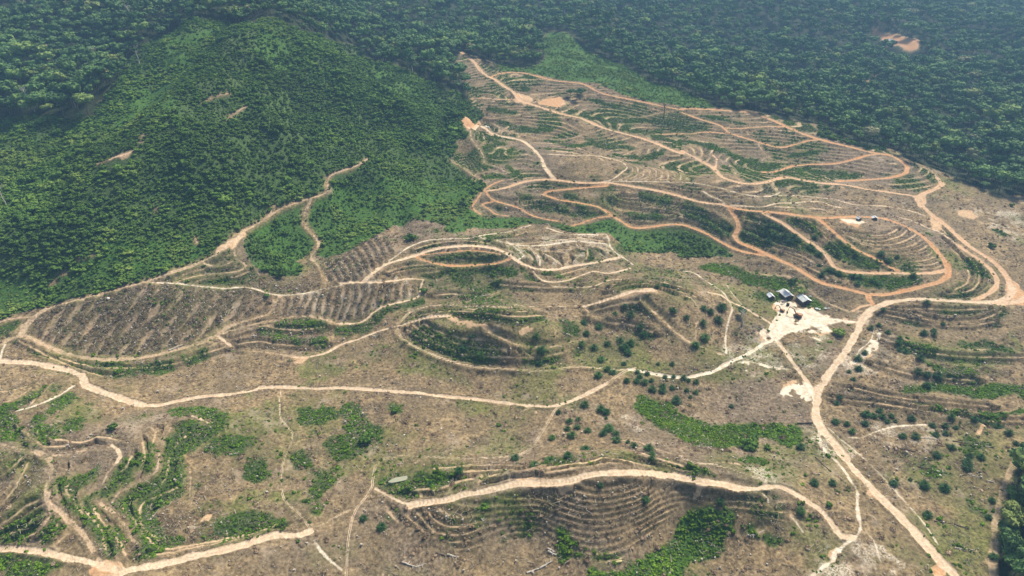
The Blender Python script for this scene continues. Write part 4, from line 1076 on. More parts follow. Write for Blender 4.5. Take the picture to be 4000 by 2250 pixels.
for k in range(6):
    V = []; F = []
    iv, fa = ico1(); dis = 1 + .35 * rs.uniform(-1, 1, len(iv)); P = iv * dis[:, None] * [.38, .38, .20]; V += list(P); F += [list(f) for f in fa]
    for q in range(46):
        a = rs.uniform(0, 6.28); r = rs.uniform(0, .5); p = np.array([math.cos(a) * r, math.sin(a) * r, .02])
        d = np.array([rs.normal() * .6, rs.normal() * .6, rs.uniform(.1, .9)]); d *= rs.uniform(.25, .7) / np.linalg.norm(d)
        w = np.cross(d, rs.normal(size=3)); w *= .045 / (np.linalg.norm(w) + 1e-9); b = len(V)
        V += [p - w, p + w, p + d + w * .4, p + d - w * .4]; F.append([b, b + 1, b + 2, b + 3])
    DRYS.append(mesh_np('dry_clump', V, F, [M_dry]))
for k in range(3):      # pale sticks and broken branches among the grass
    V = []; F = []
    for q in range(5):
        a = rs.uniform(0, 6.28); L = rs.uniform(.5, 1.5); o_ = np.array([rs.normal() * .6, rs.normal() * .6, .12]); tube(V, F, o_, o_ + [math.cos(a) * L, math.sin(a) * L, rs.uniform(-.05, .3)], .05, .03, 4)
    DRYS.append(mesh_np('stick_litter', V, F, [M_stick]))
V = []; F = []; tube(V, F, [0, 0, -.2], [0, 0, .36], .22, .18, 9); tube(V, F, [0, 0, 0], [.5, .1, -.1], .12, .05, 5); tube(V, F, [0, 0, 0], [-.3, .4, -.1], .12, .05, 5)
DRYS.append(mesh_np('stump', V, F, [M_stump]))
def stuff(name, label, cat, meshes, P, rotz, scl, idx, tint, tilt=None):
    n = len(P); me = bpy.data.meshes.new(name); me.vertices.add(n); me.vertices.foreach_set('co', np.asarray(P, np.float32).ravel())
    R = np.zeros((n, 3), np.float32); R[:, 2] = rotz
    if tilt is not None: R[:, :2] = tilt
    for nm, ty, arr, key in (('rot', 'FLOAT_VECTOR', R, 'vector'), ('scl', 'FLOAT_VECTOR', np.asarray(scl, np.float32), 'vector'), ('idx', 'INT', np.asarray(idx, np.int32), 'value'), ('tint', 'FLOAT', np.asarray(tint, np.float32), 'value')):
        a = me.attributes.new(nm, ty, 'POINT'); a.data.foreach_set(key, arr.ravel())
    o = bpy.data.objects.new(name, me); COL.objects.link(o)
    ng = bpy.data.node_groups.new(name + '_scatter', 'GeometryNodeTree')
    ng.interface.new_socket('Geometry', in_out='INPUT', socket_type='NodeSocketGeometry'); ng.interface.new_socket('Geometry', in_out='OUTPUT', socket_type='NodeSocketGeometry')
    N = ng.nodes; L = ng.links; gi = N.new('NodeGroupInput'); go = N.new('NodeGroupOutput'); iop = N.new('GeometryNodeInstanceOnPoints'); jn = N.new('GeometryNodeJoinGeometry')
    for m in meshes:
        src = bpy.data.objects.new(name + '_piece', m); oi = N.new('GeometryNodeObjectInfo'); oi.inputs['Object'].default_value = src
        g2 = N.new('GeometryNodeGeometryToInstance'); L.new(oi.outputs['Geometry'], g2.inputs[0]); L.new(g2.outputs[0], jn.inputs[0])
    L.new(jn.outputs[0], iop.inputs['Instance']); iop.inputs['Pick Instance'].default_value = True
    def na(nm, ty):
        q = N.new('GeometryNodeInputNamedAttribute'); q.data_type = ty; q.inputs['Name'].default_value = nm; return q.outputs[0]
    L.new(gi.outputs[0], iop.inputs['Points']); L.new(na('idx', 'INT'), iop.inputs['Instance Index']); 
    e = N.new('FunctionNodeEulerToRotation'); L.new(na('rot', 'FLOAT_VECTOR'), e.inputs[0]); L.new(e.outputs[0], iop.inputs['Rotation'])
    L.new(na('scl', 'FLOAT_VECTOR'), iop.inputs['Scale']); L.new(iop.outputs[0], go.inputs[0])
    md = o.modifiers.new('scatter', 'NODES'); md.node_group = ng
    o['kind'] = 'stuff'; o['label'] = label; o['category'] = cat
    return o
def jitter(x0, x1, y0, y1, s, rg):
    nx = int((x1 - x0) / s); ny = int((y1 - y0) / s)
    gx_, gy_ = np.meshgrid(np.arange(nx), np.arange(ny))
    return (x0 + (gx_ + rg.uniform(-.05, 1.05, gx_.shape)) * s).ravel(), (y0 + (gy_ + rg.uniform(-.05, 1.05, gy_.shape)) * s).ravel()
def cone(x, y, m=.80): return (np.abs(x) < (y + Y0) * m) & (y > 95) & (y < 2150)
rg = np.random.default_rng(3)
def nz(x, y, s, o=3, seed=0): return fbm(np.asarray(x, float), np.asarray(y, float), s, o, seed)
def tag(o, label, cat, group=None):
    o['label'] = label; o['category'] = cat
    if group: o['group'] = group
    return o
def link(name, me, parent=None, loc=None, rz=0, s=1):
    o = bpy.data.objects.new(name, me); COL.objects.link(o)
    if parent: o.parent = parent
    if loc is not None: o.location = loc
    o.rotation_euler = (0, 0, rz); o.scale = (s, s, s) if isinstance(s, (int, float)) else s
    return o
# ---- forest
def proj(x, y, z):
    dz = z - CAMZ; d = y * cP - dz * sP; up = y * sP + dz * cP
    return x / d * FPX + 2000, 1125 - up / d * FPX, d
xs1, ys1 = jitter(-1000, 1000, 100, 760, 5.9, rg); xs2, ys2 = jitter(-1700, 1700, 760, 2100, 7.6, rg)
fx_ = np.concatenate([xs1, xs2]); fy_ = np.concatenate([ys1, ys2]); k = cone(fx_, fy_); fx_, fy_ = fx_[k], fy_[k]
k = (look(forest.astype(np.float32), fx_, fy_) > .5) & (look(notree.astype(np.float32), fx_, fy_) < .5); fx_, fy_ = fx_[k], fy_[k]
k = (look(road, fx_, fy_) < .2) & (rg.uniform(size=len(fx_)) > .05); fx_, fy_ = fx_[k], fy_[k]
fz_ = hz(fx_, fy_)
clump = nz(fx_, fy_, 34, 3, 77)
fs_ = np.clip(rg.lognormal(.0, .33, len(fx_)), .5, 2.1) * (1 + .35 * clump) * .98
rare = rg.uniform(size=len(fx_)); ft_ = np.clip(.32 + rg.normal(size=len(fx_)) * .24 + clump * .6, 0, .86); ft_ = np.where(rare > .91, rg.uniform(.80, .93, len(fx_)), ft_); ft_ = np.where(rare > .985, rg.uniform(.94, 1, len(fx_)), ft_)
fi_ = rg.integers(0, 8, len(fx_)); fr_ = rg.uniform(0, 6.28, len(fx_))
U, Vv, D = proj(fx_, fy_, fz_ + 6)
inside = (U > -20) & (U < 4020) & (Vv > -20) & (Vv < 2290)
_, tt = march(np.stack([np.clip(U, -500, 4500), Vv], 1)[inside]) if inside.any() else (None, None)
size = np.zeros(len(fx_)); vis = np.zeros(len(fx_), bool); ii = np.where(inside)[0]
dr = rays(np.stack([U, Vv], 1)[ii]); tdep = tt  # rays have unit forward depth
vis[ii] = tdep > D[ii] - 25
size = np.where(vis, fs_ / D, 0)
pick = np.argsort(-size)[:288]; solo = np.zeros(len(fx_), bool); solo[pick] = True
keep = ~solo
stuff('forest', 'dense dark rainforest canopy covering the far hills', 'forest', TREES, np.stack([fx_, fy_, fz_], 1)[keep], fr_[keep], (fs_[keep][:, None] * np.stack([np.ones(keep.sum()), np.ones(keep.sum()), rg.uniform(.8, 1.25, keep.sum())], 1)), fi_[keep], ft_[keep])
print('forest', keep.sum())
crowns = []; trunks = []
for q in range(5):
    sh = [(3.4, 5.0, 3.4, 14), (3.0, 6.2, 3.8, 12), (3.8, 4.4, 3.6, 16), (3.2, 5.4, 3.2, 12), (3.5, 4.8, 4.0, 13)][q]
    V, F = crown_parts(rs, sh[0], sh[1], sh[2], sh[3], 650, .34, .38); crowns.append(mesh_np('tree_crown', V, F, [M_tree])); trunks.append(trunk_mesh('tree_trunk', rs, sh[2] + 2.5, .26, M_bark))
def leafy_tree(loc, s, q, rz, tint, name='forest_tree', crown=None, tr=None):
    e = bpy.data.objects.new(name, None); COL.objects.link(e); e.location = loc; e.rotation_euler = (0, 0, rz); e.scale = (s, s, s) if isinstance(s, (int, float)) else s
    c = link('crown', crown or crowns[q % 5], e); c['tint'] = float(tint); t = link('trunk', tr or trunks[q % 5], e); return e
def bucket(t): return 'brownish pale' if t > .94 else 'yellow green' if t > .85 else 'bright green' if t > .5 else 'mid green' if t > .3 else 'dark green'
for i in pick:
    loc = (fx_[i], fy_[i], fz_[i]); nr = look(near.astype(np.float32), fx_[i], fy_[i]) > .5
    sz = 'large' if fs_[i] > 1.25 else 'small' if fs_[i] < .9 else 'middling'
    if nr:
        o = leafy_tree(loc, float(fs_[i]) * .95, i, float(fr_[i]), ft_[i]); where = 'in the dense wood beside the bare boundary strip'
    else:
        o = link('forest_tree', TREES[fi_[i]], None, loc, float(fr_[i]), float(fs_[i])); o['tint'] = float(ft_[i])
        where = 'in the forest west of the shrubby hill crest' if fx_[i] < -60 else 'at the forest edge above the terraced spur' if fx_[i] < 120 else 'at the forest edge behind the upper ridge road'
    tag(o, '%s %s tree %s' % (sz, bucket(ft_[i]), where), 'tree', '%s %s trees %s' % (sz, bucket(ft_[i]), where))
# ---- scrub on the green hill and in the green valley
sx, sy = jitter(-800, 700, 120, 760, 1.45, rg); k = cone(sx, sy) & (look(scrub.astype(np.float32), sx, sy) > .5); sx, sy = sx[k], sy[k]
rbm = np.maximum(road, bare); k = (np.maximum.reduce([look(rbm, sx, sy + dd) for dd in (0, 1.5, 3, 4.5)]) < .25) & (rg.uniform(size=len(sx)) < .84 + nz(sx, sy, 14, 2, 5) * 1.3 - look(lush, sx, sy) * .25); sx, sy = sx[k], sy[k]
c1 = nz(sx, sy, 30, 3, 8); c2 = nz(sx, sy, 8, 2, 9); lw = look(low.astype(np.float32), sx, sy)
ss = np.clip(rg.lognormal(-.38, .38, len(sx)), .35, 2.1) * (1 + .8 * c2 + .5 * c1) * (1 - .35 * lw) * (1 - .18 * look(lush, sx, sy)) * (1 + .35 * look(dim, sx, sy)); st_ = np.clip(.36 + rg.normal(size=len(sx)) * .18 + c1 * 1.3 + c2 * .8 + nz(sx, sy, 75, 2, 88) * .7 + lw * .5 + look(lush, sx, sy) * .26 - .04 - look(dim, sx, sy) * .30, 0, 1)
stuff('shrubbery', 'low dense green shrubs blanketing the big hill and the valley floor', 'shrubs', SHRUBS, np.stack([sx, sy, hz(sx, sy)], 1), rg.uniform(0, 6.28, len(sx)), ss[:, None] * np.stack([np.ones(len(sx)), np.ones(len(sx)), rg.uniform(.6, 1.3, len(sx))], 1), rg.integers(0, 6, len(sx)), st_)
print('scrub', len(sx))
# ---- creepers and ferns on the green patches
gx2, gy2 = jitter(-600, 700, 100, 700, .95, rg); k = cone(gx2, gy2); gx2, gy2 = gx2[k], gy2[k]
gm = look(green, gx2, gy2); k = (look(scrub.astype(np.float32), gx2, gy2) < .5) & (rg.uniform(size=len(gx2)) < np.maximum((gm - .22) * 1.2, look(olive, gx2, gy2) * .05 + np.clip(gm, 0, .3) * .5)); gx2, gy2 = gx2[k], gy2[k]
bb = look(bright, gx2, gy2); c2 = nz(gx2, gy2, 6, 2, 19); ss = np.clip(rg.lognormal(0, .3, len(gx2)), .45, 1.9) * (.74 + .5 * c2) * (.85 + .2 * bb)
stuff('undergrowth', 'bright green ferns and creepers growing in patches on the cleared ground', 'undergrowth', LOWS, np.stack([gx2, gy2, hz(gx2, gy2)], 1), rg.uniform(0, 6.28, len(gx2)), ss[:, None] * np.stack([np.ones(len(gx2)), np.ones(len(gx2)), rg.uniform(.7, 1.3, len(gx2))], 1), rg.integers(0, 5, len(gx2)), np.clip(.22 + bb * .35 + rg.normal(size=len(gx2)) * .16 + c2 * .5, 0, 1))
print('low', len(gx2))
# ---- dry brush and slash
dx1, dy1 = jitter(-600, 700, 97, 400, .98, rg); dx2, dy2 = jitter(-650, 800, 400, 700, 1.9, rg); dx_ = np.concatenate([dx1, dx2]); dy_ = np.concatenate([dy1, dy2])
k = cone(dx_, dy_) & (look(clear.astype(np.float32), dx_, dy_) > .5); dx_, dy_ = dx_[k], dy_[k]
pr = .26 + .55 * look(dark, dx_, dy_) + .8 * nz(dx_, dy_, 5, 2, 31) - .1 * look(riser, dx_, dy_) - 1.6 * look(road, dx_, dy_) - 1.0 * look(bare, dx_, dy_) - .9 * look(bench, dx_, dy_) - .35 * look(sandy, dx_, dy_)
k = rg.uniform(size=len(dx_)) < pr; dx_, dy_ = dx_[k], dy_[k]
dk = look(dark, dx_, dy_); c1 = nz(dx_, dy_, 24, 3, 41); c3 = nz(dx_, dy_, 60, 3, 43)
dt = np.clip(.52 + rg.normal(size=len(dx_)) * .13 - dk * .22, 0, .7); ov = look(olive, dx_, dy_); gmask = rg.uniform(size=len(dx_)) < np.clip(.04 + ov * .55, 0, .8); dt = np.where(gmask, rg.uniform(.76, .97, len(dx_)), dt)
ss = np.clip(rg.lognormal(-.22, .36, len(dx_)), .35, 2.0) * (1 + .25 * dk)
stuff('dry_grass', 'dry brown grass, twigs and slash strewn over the cleared ground', 'dry grass', DRYS, np.stack([dx_, dy_, hz(dx_, dy_)], 1), rg.uniform(0, 6.28, len(dx_)), ss[:, None] * np.stack([rg.uniform(.7, 1.5, len(dx_)), np.ones(len(dx_)), rg.uniform(.6, 1.5, len(dx_))], 1), np.where(rg.uniform(size=len(dx_)) < .012, np.where(rg.uniform(size=len(dx_)) < .2, 9, rg.integers(6, 9, len(dx_))), rg.integers(0, 6, len(dx_))), dt)
print('dry', len(dx_))
# ------------------------------------------------------------------ oil palms
def palm_crown(rs, nf=30, L=2.55):
    V = []; F = []
    for k in range(nf):
        az = k * 2.39996 + rs.uniform(-.2, .2); el = math.radians(78 - 82 * (k / nf) ** .8 + rs.uniform(-6, 6)); Lk = L * rs.uniform(.82, 1.08) * (.72 + .28 * min(1, k / nf * 2))
        droop = .55 + .35 * k / nf; p = np.array([0, 0, .0]); n = 9; h = np.array([math.cos(az), math.sin(az), 0]); side = np.array([-h[1], h[0], 0]); e = el; pts = [p.copy()]
        for s in range(n):
            p = p + (h * math.cos(e) + np.array([0, 0, math.sin(e)])) * Lk / n; e -= droop * .27; pts.append(p.copy())
        for s in range(n):
            a, b = pts[s], pts[s + 1]; w = .03; i = len(V); V += [a - side * w, a + side * w, b + side * w * .7, b - side * w * .7]; F.append([i, i + 1, i + 2, i + 3])
            if s < 1: continue
            t = s / n; ll = .62 * math.sin(min(1, t * 1.15 + .15) * 3.0) + .12
            for sg in (-1, 1):
                for q in (0, .33, .66):
                    o = a + (b - a) * q; d = side * sg * .8 + (b - a) / (np.linalg.norm(b - a)) * .55 + np.array([0, 0, .12 - .35 * rs.uniform()]); d = d / np.linalg.norm(d) * ll * rs.uniform(.85, 1.1)
                    u = (b - a) / np.linalg.norm(b - a) * .034; i = len(V); V += [o - u, o + u, o + d + u * .3, o + d - u * .3]; F.append([i, i + 1, i + 2, i + 3])
    return V, F
PALMS = [mesh_np('palm_crown', *palm_crown(rs, 19 + 2 * k, 2.6), [M_palm]) for k in range(4)]
V = []; F = []; tube(V, F, [0, 0, -.4], [0, 0, .45], .36, .34, 9); tube(V, F, [0, 0, .45], [0, 0, .8], .34, .22, 9)
PT = mesh_np('palm_trunk', V, F, [M_bark])
PALMTXT = '''
north west of the white track junction | E 1830,985,60 1945,1015,65 1850,1070,55 1470,1100,60 1810,1148,60 1908,1185,65 2008,1152,55 1510,1205,70 1495,1285,60 1960,1270,65 928,1180,70 1052,1240,70 985,1095,45 1940,1390,70 2010,1345,60 2050,1370,60
in the clump west of the camp | E 2105,1125,55 2180,1150,75 2130,1180,80 2165,1225,65 2150,1195,70 2255,1030,55 2285,1075,70
beside the sandy crest west of the camp | E 2140,860,50 2180,940,75 2065,920,45 2505,900,55 2385,715,45 2430,712,50 2465,718,45
around the white track junction | P 240,545,150 1100,540,110 1450,545,150 2040,90,190 580,740,160 830,790,150 640,870,170 310,970,180 560,980,200 760,1020,210 930,960,150 1270,870,140 1490,860,130 1740,900,190 1870,950,120 2060,1000,170
south of the white track junction | P 1215,1110,180 950,1200,230 1200,1230,200 1460,1140,160 1820,1200,150 2040,1260,160 1910,1370,110 1560,1410,180
between the wheel track and the creeper valley | H 1640,218,48 1838,165,72 1960,200,72 2000,220,68 1722,285,55 1787,275,45 1705,345,58 1738,395,72 1780,330,58 1860,358,60 1592,412,58 2020,345,82 1975,385,60 2070,380,62 2080,430,70 1998,262,30 2525,140,80
in the line above the sandy ridge road | H 1842,500,78 1710,552,70 1312,570,78 1458,612,78 1570,580,82 885,650,70 890,680,70 670,760,66 2210,465,62 2320,490,82 2345,525,62 2165,440,42 2340,580,46
on the terraced slope below the ridge road | H 1955,765,50 2295,880,66 170,1022,66 305,1085,80 I 285,895,72
west of the wide road | I 370,172,40 890,485,70 992,755,75 1130,758,66 892,965,74 1185,105,52 1165,145,52 F 1840,1470,60
in the upper field east of the wide road | I 1155,290,66 1240,308,50 1278,365,60 1378,305,60 1385,238,76 1440,248,60 1485,210,62 1508,255,60 1575,248,55 1545,290,50 1605,285,36 1728,270,66 1885,318,60 1978,325,62 2022,275,55 2062,335,50 2195,290,60 2235,285,60 2385,318,60 2460,375,72 2515,455,50 1845,20,60
in the middle field east of the wide road | I 1662,402,62 1755,405,72 1910,388,60 1985,380,55 2028,485,62 1918,545,70 2165,548,56 2250,560,62 2145,600,76 2145,640,82 1715,725,32
in the lower field beside the boundary strip | I 1590,757,66 1825,775,86 1978,795,80 2332,882,55 1845,992,72 2308,1010,56 2345,1310,78
on the brown slope west of the camp yard | F 160,890,60 210,912,60 290,885,76 310,870,60 267,975,76 155,1000,66 165,1110,82 97,1165,72 30,955,50
on the slope east of the wide road bend | F 1840,850,66 1510,905,40 1548,1072,52 1420,1035,56 1325,1265,70 1375,1220,50 1635,1120,46 1630,1145,50 1685,1205,60 1635,1195,46 1820,1075,62 1895,1050,50 1895,1085,50 1965,1000,36 1790,1260,72 1775,1370,70 1845,1385,66 1330,1340,60 1285,1425,50 1925,1395,80 1255,1360,42 1480,1010,46
between the orange roads on the oval hill | F 550,215,42 700,255,60 740,275,60 650,265,60 620,320,60 690,340,55 770,350,66 840,350,70 810,390,60 640,385,55 870,375,60 980,440,60 1030,480,62 960,420,60 1000,340,50 1500,470,60 1550,520,60 1620,495,42
below the pink road on the oval hill | F 1030,560,50 1130,610,62 1180,625,62 1290,645,60 1340,650,60 1320,700,56 1050,630,50 1440,680,62 1480,700,62 1110,600,60 1740,640,56
'''
ORD = ['first', 'second', 'third', 'fourth', 'fifth', 'sixth', 'seventh', 'eighth', 'ninth', 'tenth', 'eleventh', 'twelfth', 'thirteenth', 'fourteenth', 'fifteenth', 'sixteenth', 'seventeenth', 'eighteenth', 'nineteenth', 'twentieth', 'twenty-first', 'twenty-second']
for ln in PALMTXT.strip().splitlines():
    zone, s = ln.split('|'); zone = zone.strip(); P = parse(s.strip()); sc_ = {}
    P.sort(key=lambda q: q[0])
    w, t = march(np.array([[q[0], q[1] + q[2] * 0] for q in P]))
    t_ = s.split()[0]
    for i, q in enumerate(P):
        k_ = TILE[t_][2]; dia = q[2] * k_ * t[i] / FPX
        S_ = dia / 4.9 * 1.5; x, y = w[i, 0], w[i, 1]
        e = bpy.data.objects.new('oil_palm', None); COL.objects.link(e); e.location = (x, y, float(hz(x, y))); e.rotation_euler = (RNG.normal() * .06, RNG.normal() * .06, RNG.uniform(0, 6.28)); e.scale = (S_, S_, S_ * RNG.uniform(.9, 1.12))
        # keep the crown where the photograph has it: the crown sits up to a metre above the ground spot
        c = link('crown', PALMS[int(RNG.integers(4))], e, (0, 0, .55)); c['tint'] = float(np.clip(RNG.beta(2, 2.2), 0, 1)); link('trunk', PT, e)
        size_ = 'large' if q[2] * k_ > 36 else 'small' if q[2] * k_ < 26 else 'young'
        tag(e, '%s oil palm, %s from the left %s' % (size_, ORD[i] if i < len(P) - 1 else 'last', zone) if i else '%s oil palm, leftmost of those %s' % (size_, zone), 'palm', 'oil palms ' + zone)
# ------------------------------------------------------------------ single bushes and trees standing in the clearing
bushm = []
for k in range(3):
    V, F = crown_parts(rs, 1.6, 2.2, -.1, 12, 420, .22, .38); bushm.append(mesh_np('bush_leaves', V, F, [M_shrub]))
V = []; F = []
for k in range(7): tube(V, F, [0, 0, -.3], [rs.uniform(-.9, .9), rs.uniform(-.9, .9), rs.uniform(.9, 1.5)], .06, .03, 5)
stemm = mesh_np('bush_stems', V, F, [M_bark])
BUSH = [('G', 850, 315, 82, .15, 'round dark green bush alone on the brown slope'), ('G', 1200, 888, 78, .1, 'round dark bush above the bright fern gully'), ('D', 2010, 785, 50, .2, 'dark green bush in the bend of the pale track'),
 ('E', 625, 745, 62, .3, 'dark green bush at the corner of the ploughed slope'), ('F', 1170, 1045, 100, .95, 'bright green bush between the camp and the wide road'), ('I', 490, 435, 140, .3, 'dark green mound of bushes in the creeper valley'),
 ('I', 1720, 725, 26, .2, 'tiny dark shrub between two oil palms and the road'), ('H', 1190, 300, 42, .4, 'small green shrub on the bare brown flat'), ('H', 200, 400, 120, .1, 'dark bush patch west of the straight footpath'), ('H', 400, 190, 60, .1, 'small dark bush south of the pale road'),
 ('E', 520, 340, 90, .25, 'dark green bush on the pale saddle'), ('G', 2250, 1180, 30, .4, 'small green bush below the cream road'), ('I', 930, 680, 34, .5, 'small olive bush between the footpaths'), ('I', 1100, 900, 60, .2, 'olive bush inside the loop of the white track'),
 ('F', 2330, 400, 60, .1, 'dark bush beside the pile of dead wood'), ('F', 550, 215, 36, .2, 'small dark bush on the orange cutting'), ('I', 645, 470, 60, .5, 'green bush at the south edge of the creeper valley'), ('F', 2485, 95, 40, .1, 'small dark bush below the forest corner')]
for i, (t, x, y, d, ti_, lab) in enumerate(BUSH):
    p, dd = march(np.array([px(t, x, y + d * .3)])); S_ = d * TILE[t][2] * dd[0] / FPX / 3.6
    e = bpy.data.objects.new('bush', None); COL.objects.link(e); e.location = (p[0, 0], p[0, 1], float(hz(p[0, 0], p[0, 1]))); e.rotation_euler = (0, 0, i * 1.3); e.scale = (S_ * 1.1, S_, S_)
    link('leaves', bushm[i % 3], e)['tint'] = ti_; link('stems', stemm, e); tag(e, lab, 'bush')
TR = [('B', 1730, 700, 75, .25, 'dark broad tree, west one of the clump on the terraces'), ('B', 1780, 715, 85, .2, 'dark broad tree, middle one of the clump on the terraces'), ('B', 1815, 690, 60, .4, 'mid green tree, east one of the clump on the terraces'),
 ('F', 815, 730, 88, .0, 'tall very dark tree right behind the camp sheds'), ('F', 890, 760, 72, .88, 'thin olive tree beside the dark tree behind the sheds'), ('E', 918, 110, 52, .05, 'tall dark tree in the green valley'), ('E', 635, 130, 44, .1, 'lone dark tree left of the tall valley tree'), ('E', 785, 95, 36, .3, 'slim green tree between two dark valley trees'),
 ('B', 1003, 1410, 40, .1, 'narrow dark tree at the west foot of the terraces'), ('B', 845, 590, 60, .2, 'dark tree at the upper left corner of the terraces'), ('F', 440, 900, 74, .3, 'leafy green tree by the pale footpaths west of the yard'), ('E', 1460, 525, 34, .5, 'small green tree in the middle of the terrace fan')]
for i, (t, x, y, d, ti_, lab) in enumerate(TR):
    p, dd = march(np.array([px(t, x, y + d * .45)])); S_ = d * TILE[t][2] * dd[0] / FPX / 7.2
    tall = 1.7 if 'narrow' in lab or 'tall' in lab else 1.0
    tag(leafy_tree((p[0, 0], p[0, 1], float(hz(p[0, 0], p[0, 1]))), (S_, S_, S_ * tall * .8), i, i * .9, ti_, 'tree'), lab, 'tree')
# ------------------------------------------------------------------ pale snags and bare trees
def snag(lab, t, xb, yb, xt, yt, crown_tint=None, name='dead_tree', mat=None):
    p, dd = march(np.array([px(t, xb, yb)])); b = Vector((p[0, 0], p[0, 1], float(hz(p[0, 0], p[0, 1])))); u0 = np.array(px(t, xb, yb)); u1 = np.array(px(t, xt, yt))
    k = dd[0] / FPX; dxx = (u1[0] - u0[0]) * k; hh = max(3.0, (u0[1] - u1[1]) * k / cP * .95) + 3
    b.z -= 0; V = []; F = []; n = 5; q = np.array([0, 0, -.5]); top = np.array([dxx, 0, hh]); pts = [q]
    for i in range(n):
        c = np.array([0, 0, 0]) * (1 - (i + 1) / n) + top * ((i + 1) / n) + np.append(rs.normal(size=2) * .18, 0); tube(V, F, q, c, .36 * (1 - i / n * .6), .36 * (1 - (i + 1) / n * .6), 7); q = c; pts.append(c)
    e = bpy.data.objects.new(name, None); COL.objects.link(e); e.location = b
    link('trunk', mesh_np('snag_trunk', V, F, [mat or M_palebark]), e)
    V = []; F = []
    for i in range(9):
        s = pts[-1] * rs.uniform(.55, 1.0); a = rs.uniform(0, 6.28); L = rs.uniform(1.2, 3.0); m_ = s + np.array([math.cos(a) * L, math.sin(a) * L, L * .8]); tube(V, F, s, m_, .13, .07, 5)
        for j in range(2): tube(V, F, m_, m_ + rs.normal(size=3) * .8 + [0, 0, .5], .06, .03, 4)
    link('branches', mesh_np('snag_branches', V, F, [mat or M_palebark]), e)
    if crown_tint is not None:
        c = link('crown', crowns[0], e, (float(top[0]), 0, float(top[2] - 5)), 0, .62); c['tint'] = crown_tint
    tag(e, lab, 'tree'); return e
for a in [('tall pale dead tree high in the forest above the hill', 'A', 1035, 210, 985, 60, .88), ('pale dead tree with a forked white top in the western forest', 'A', 265, 840, 225, 710), ('thin pale dead trunk west of the shrubby hill top', 'A', 688, 470, 665, 415, .3), ('thin pale trunk under a pinkish crown in the western forest', 'A', 736, 480, 733, 405, .97),
 ('short leaning pale trunk at the forest margin above the scrub', 'A', 1055, 485, 1045, 400, .2), ('pale trunk pair member, east one in the central forest', 'B', 1142, 290, 1138, 215, .5), ('pale trunk pair member, west one in the central forest', 'B', 1067, 275, 1064, 220, .4), ('pale slim trunk at the bottom edge of the central forest', 'B', 537, 545, 535, 505, .3),
 ('pale slim trunk in the middle of the central forest', 'B', 566, 350, 562, 310, .3), ('bare pale tree with spreading limbs in the eastern forest', 'C', 2118, 775, 2150, 670), ('pale tree with thin crown in the eastern forest', 'C', 1213, 780, 1222, 715, .93), ('pale double trunked tree close above the ridge road forest edge', 'C', 1285, 975, 1305, 895, .5),
 ('light green tree on a pale stem in the northern forest', 'C', 718, 575, 722, 520, .9), ('whitish bare treetop in the eastern forest', 'C', 1180, 610, 1186, 565), ('pale dead tree at the far left edge of the shrubby hill', 'D', 48, 95, 30, 10), ('grey ghostly dead tree left of the camp yard', 'F', 450, 1010, 440, 925)]: snag(*a)
snag('thin dark pole like trunk standing on the terraces', 'B', 2433, 885, 2433, 815, None, 'dead_tree', M_char)
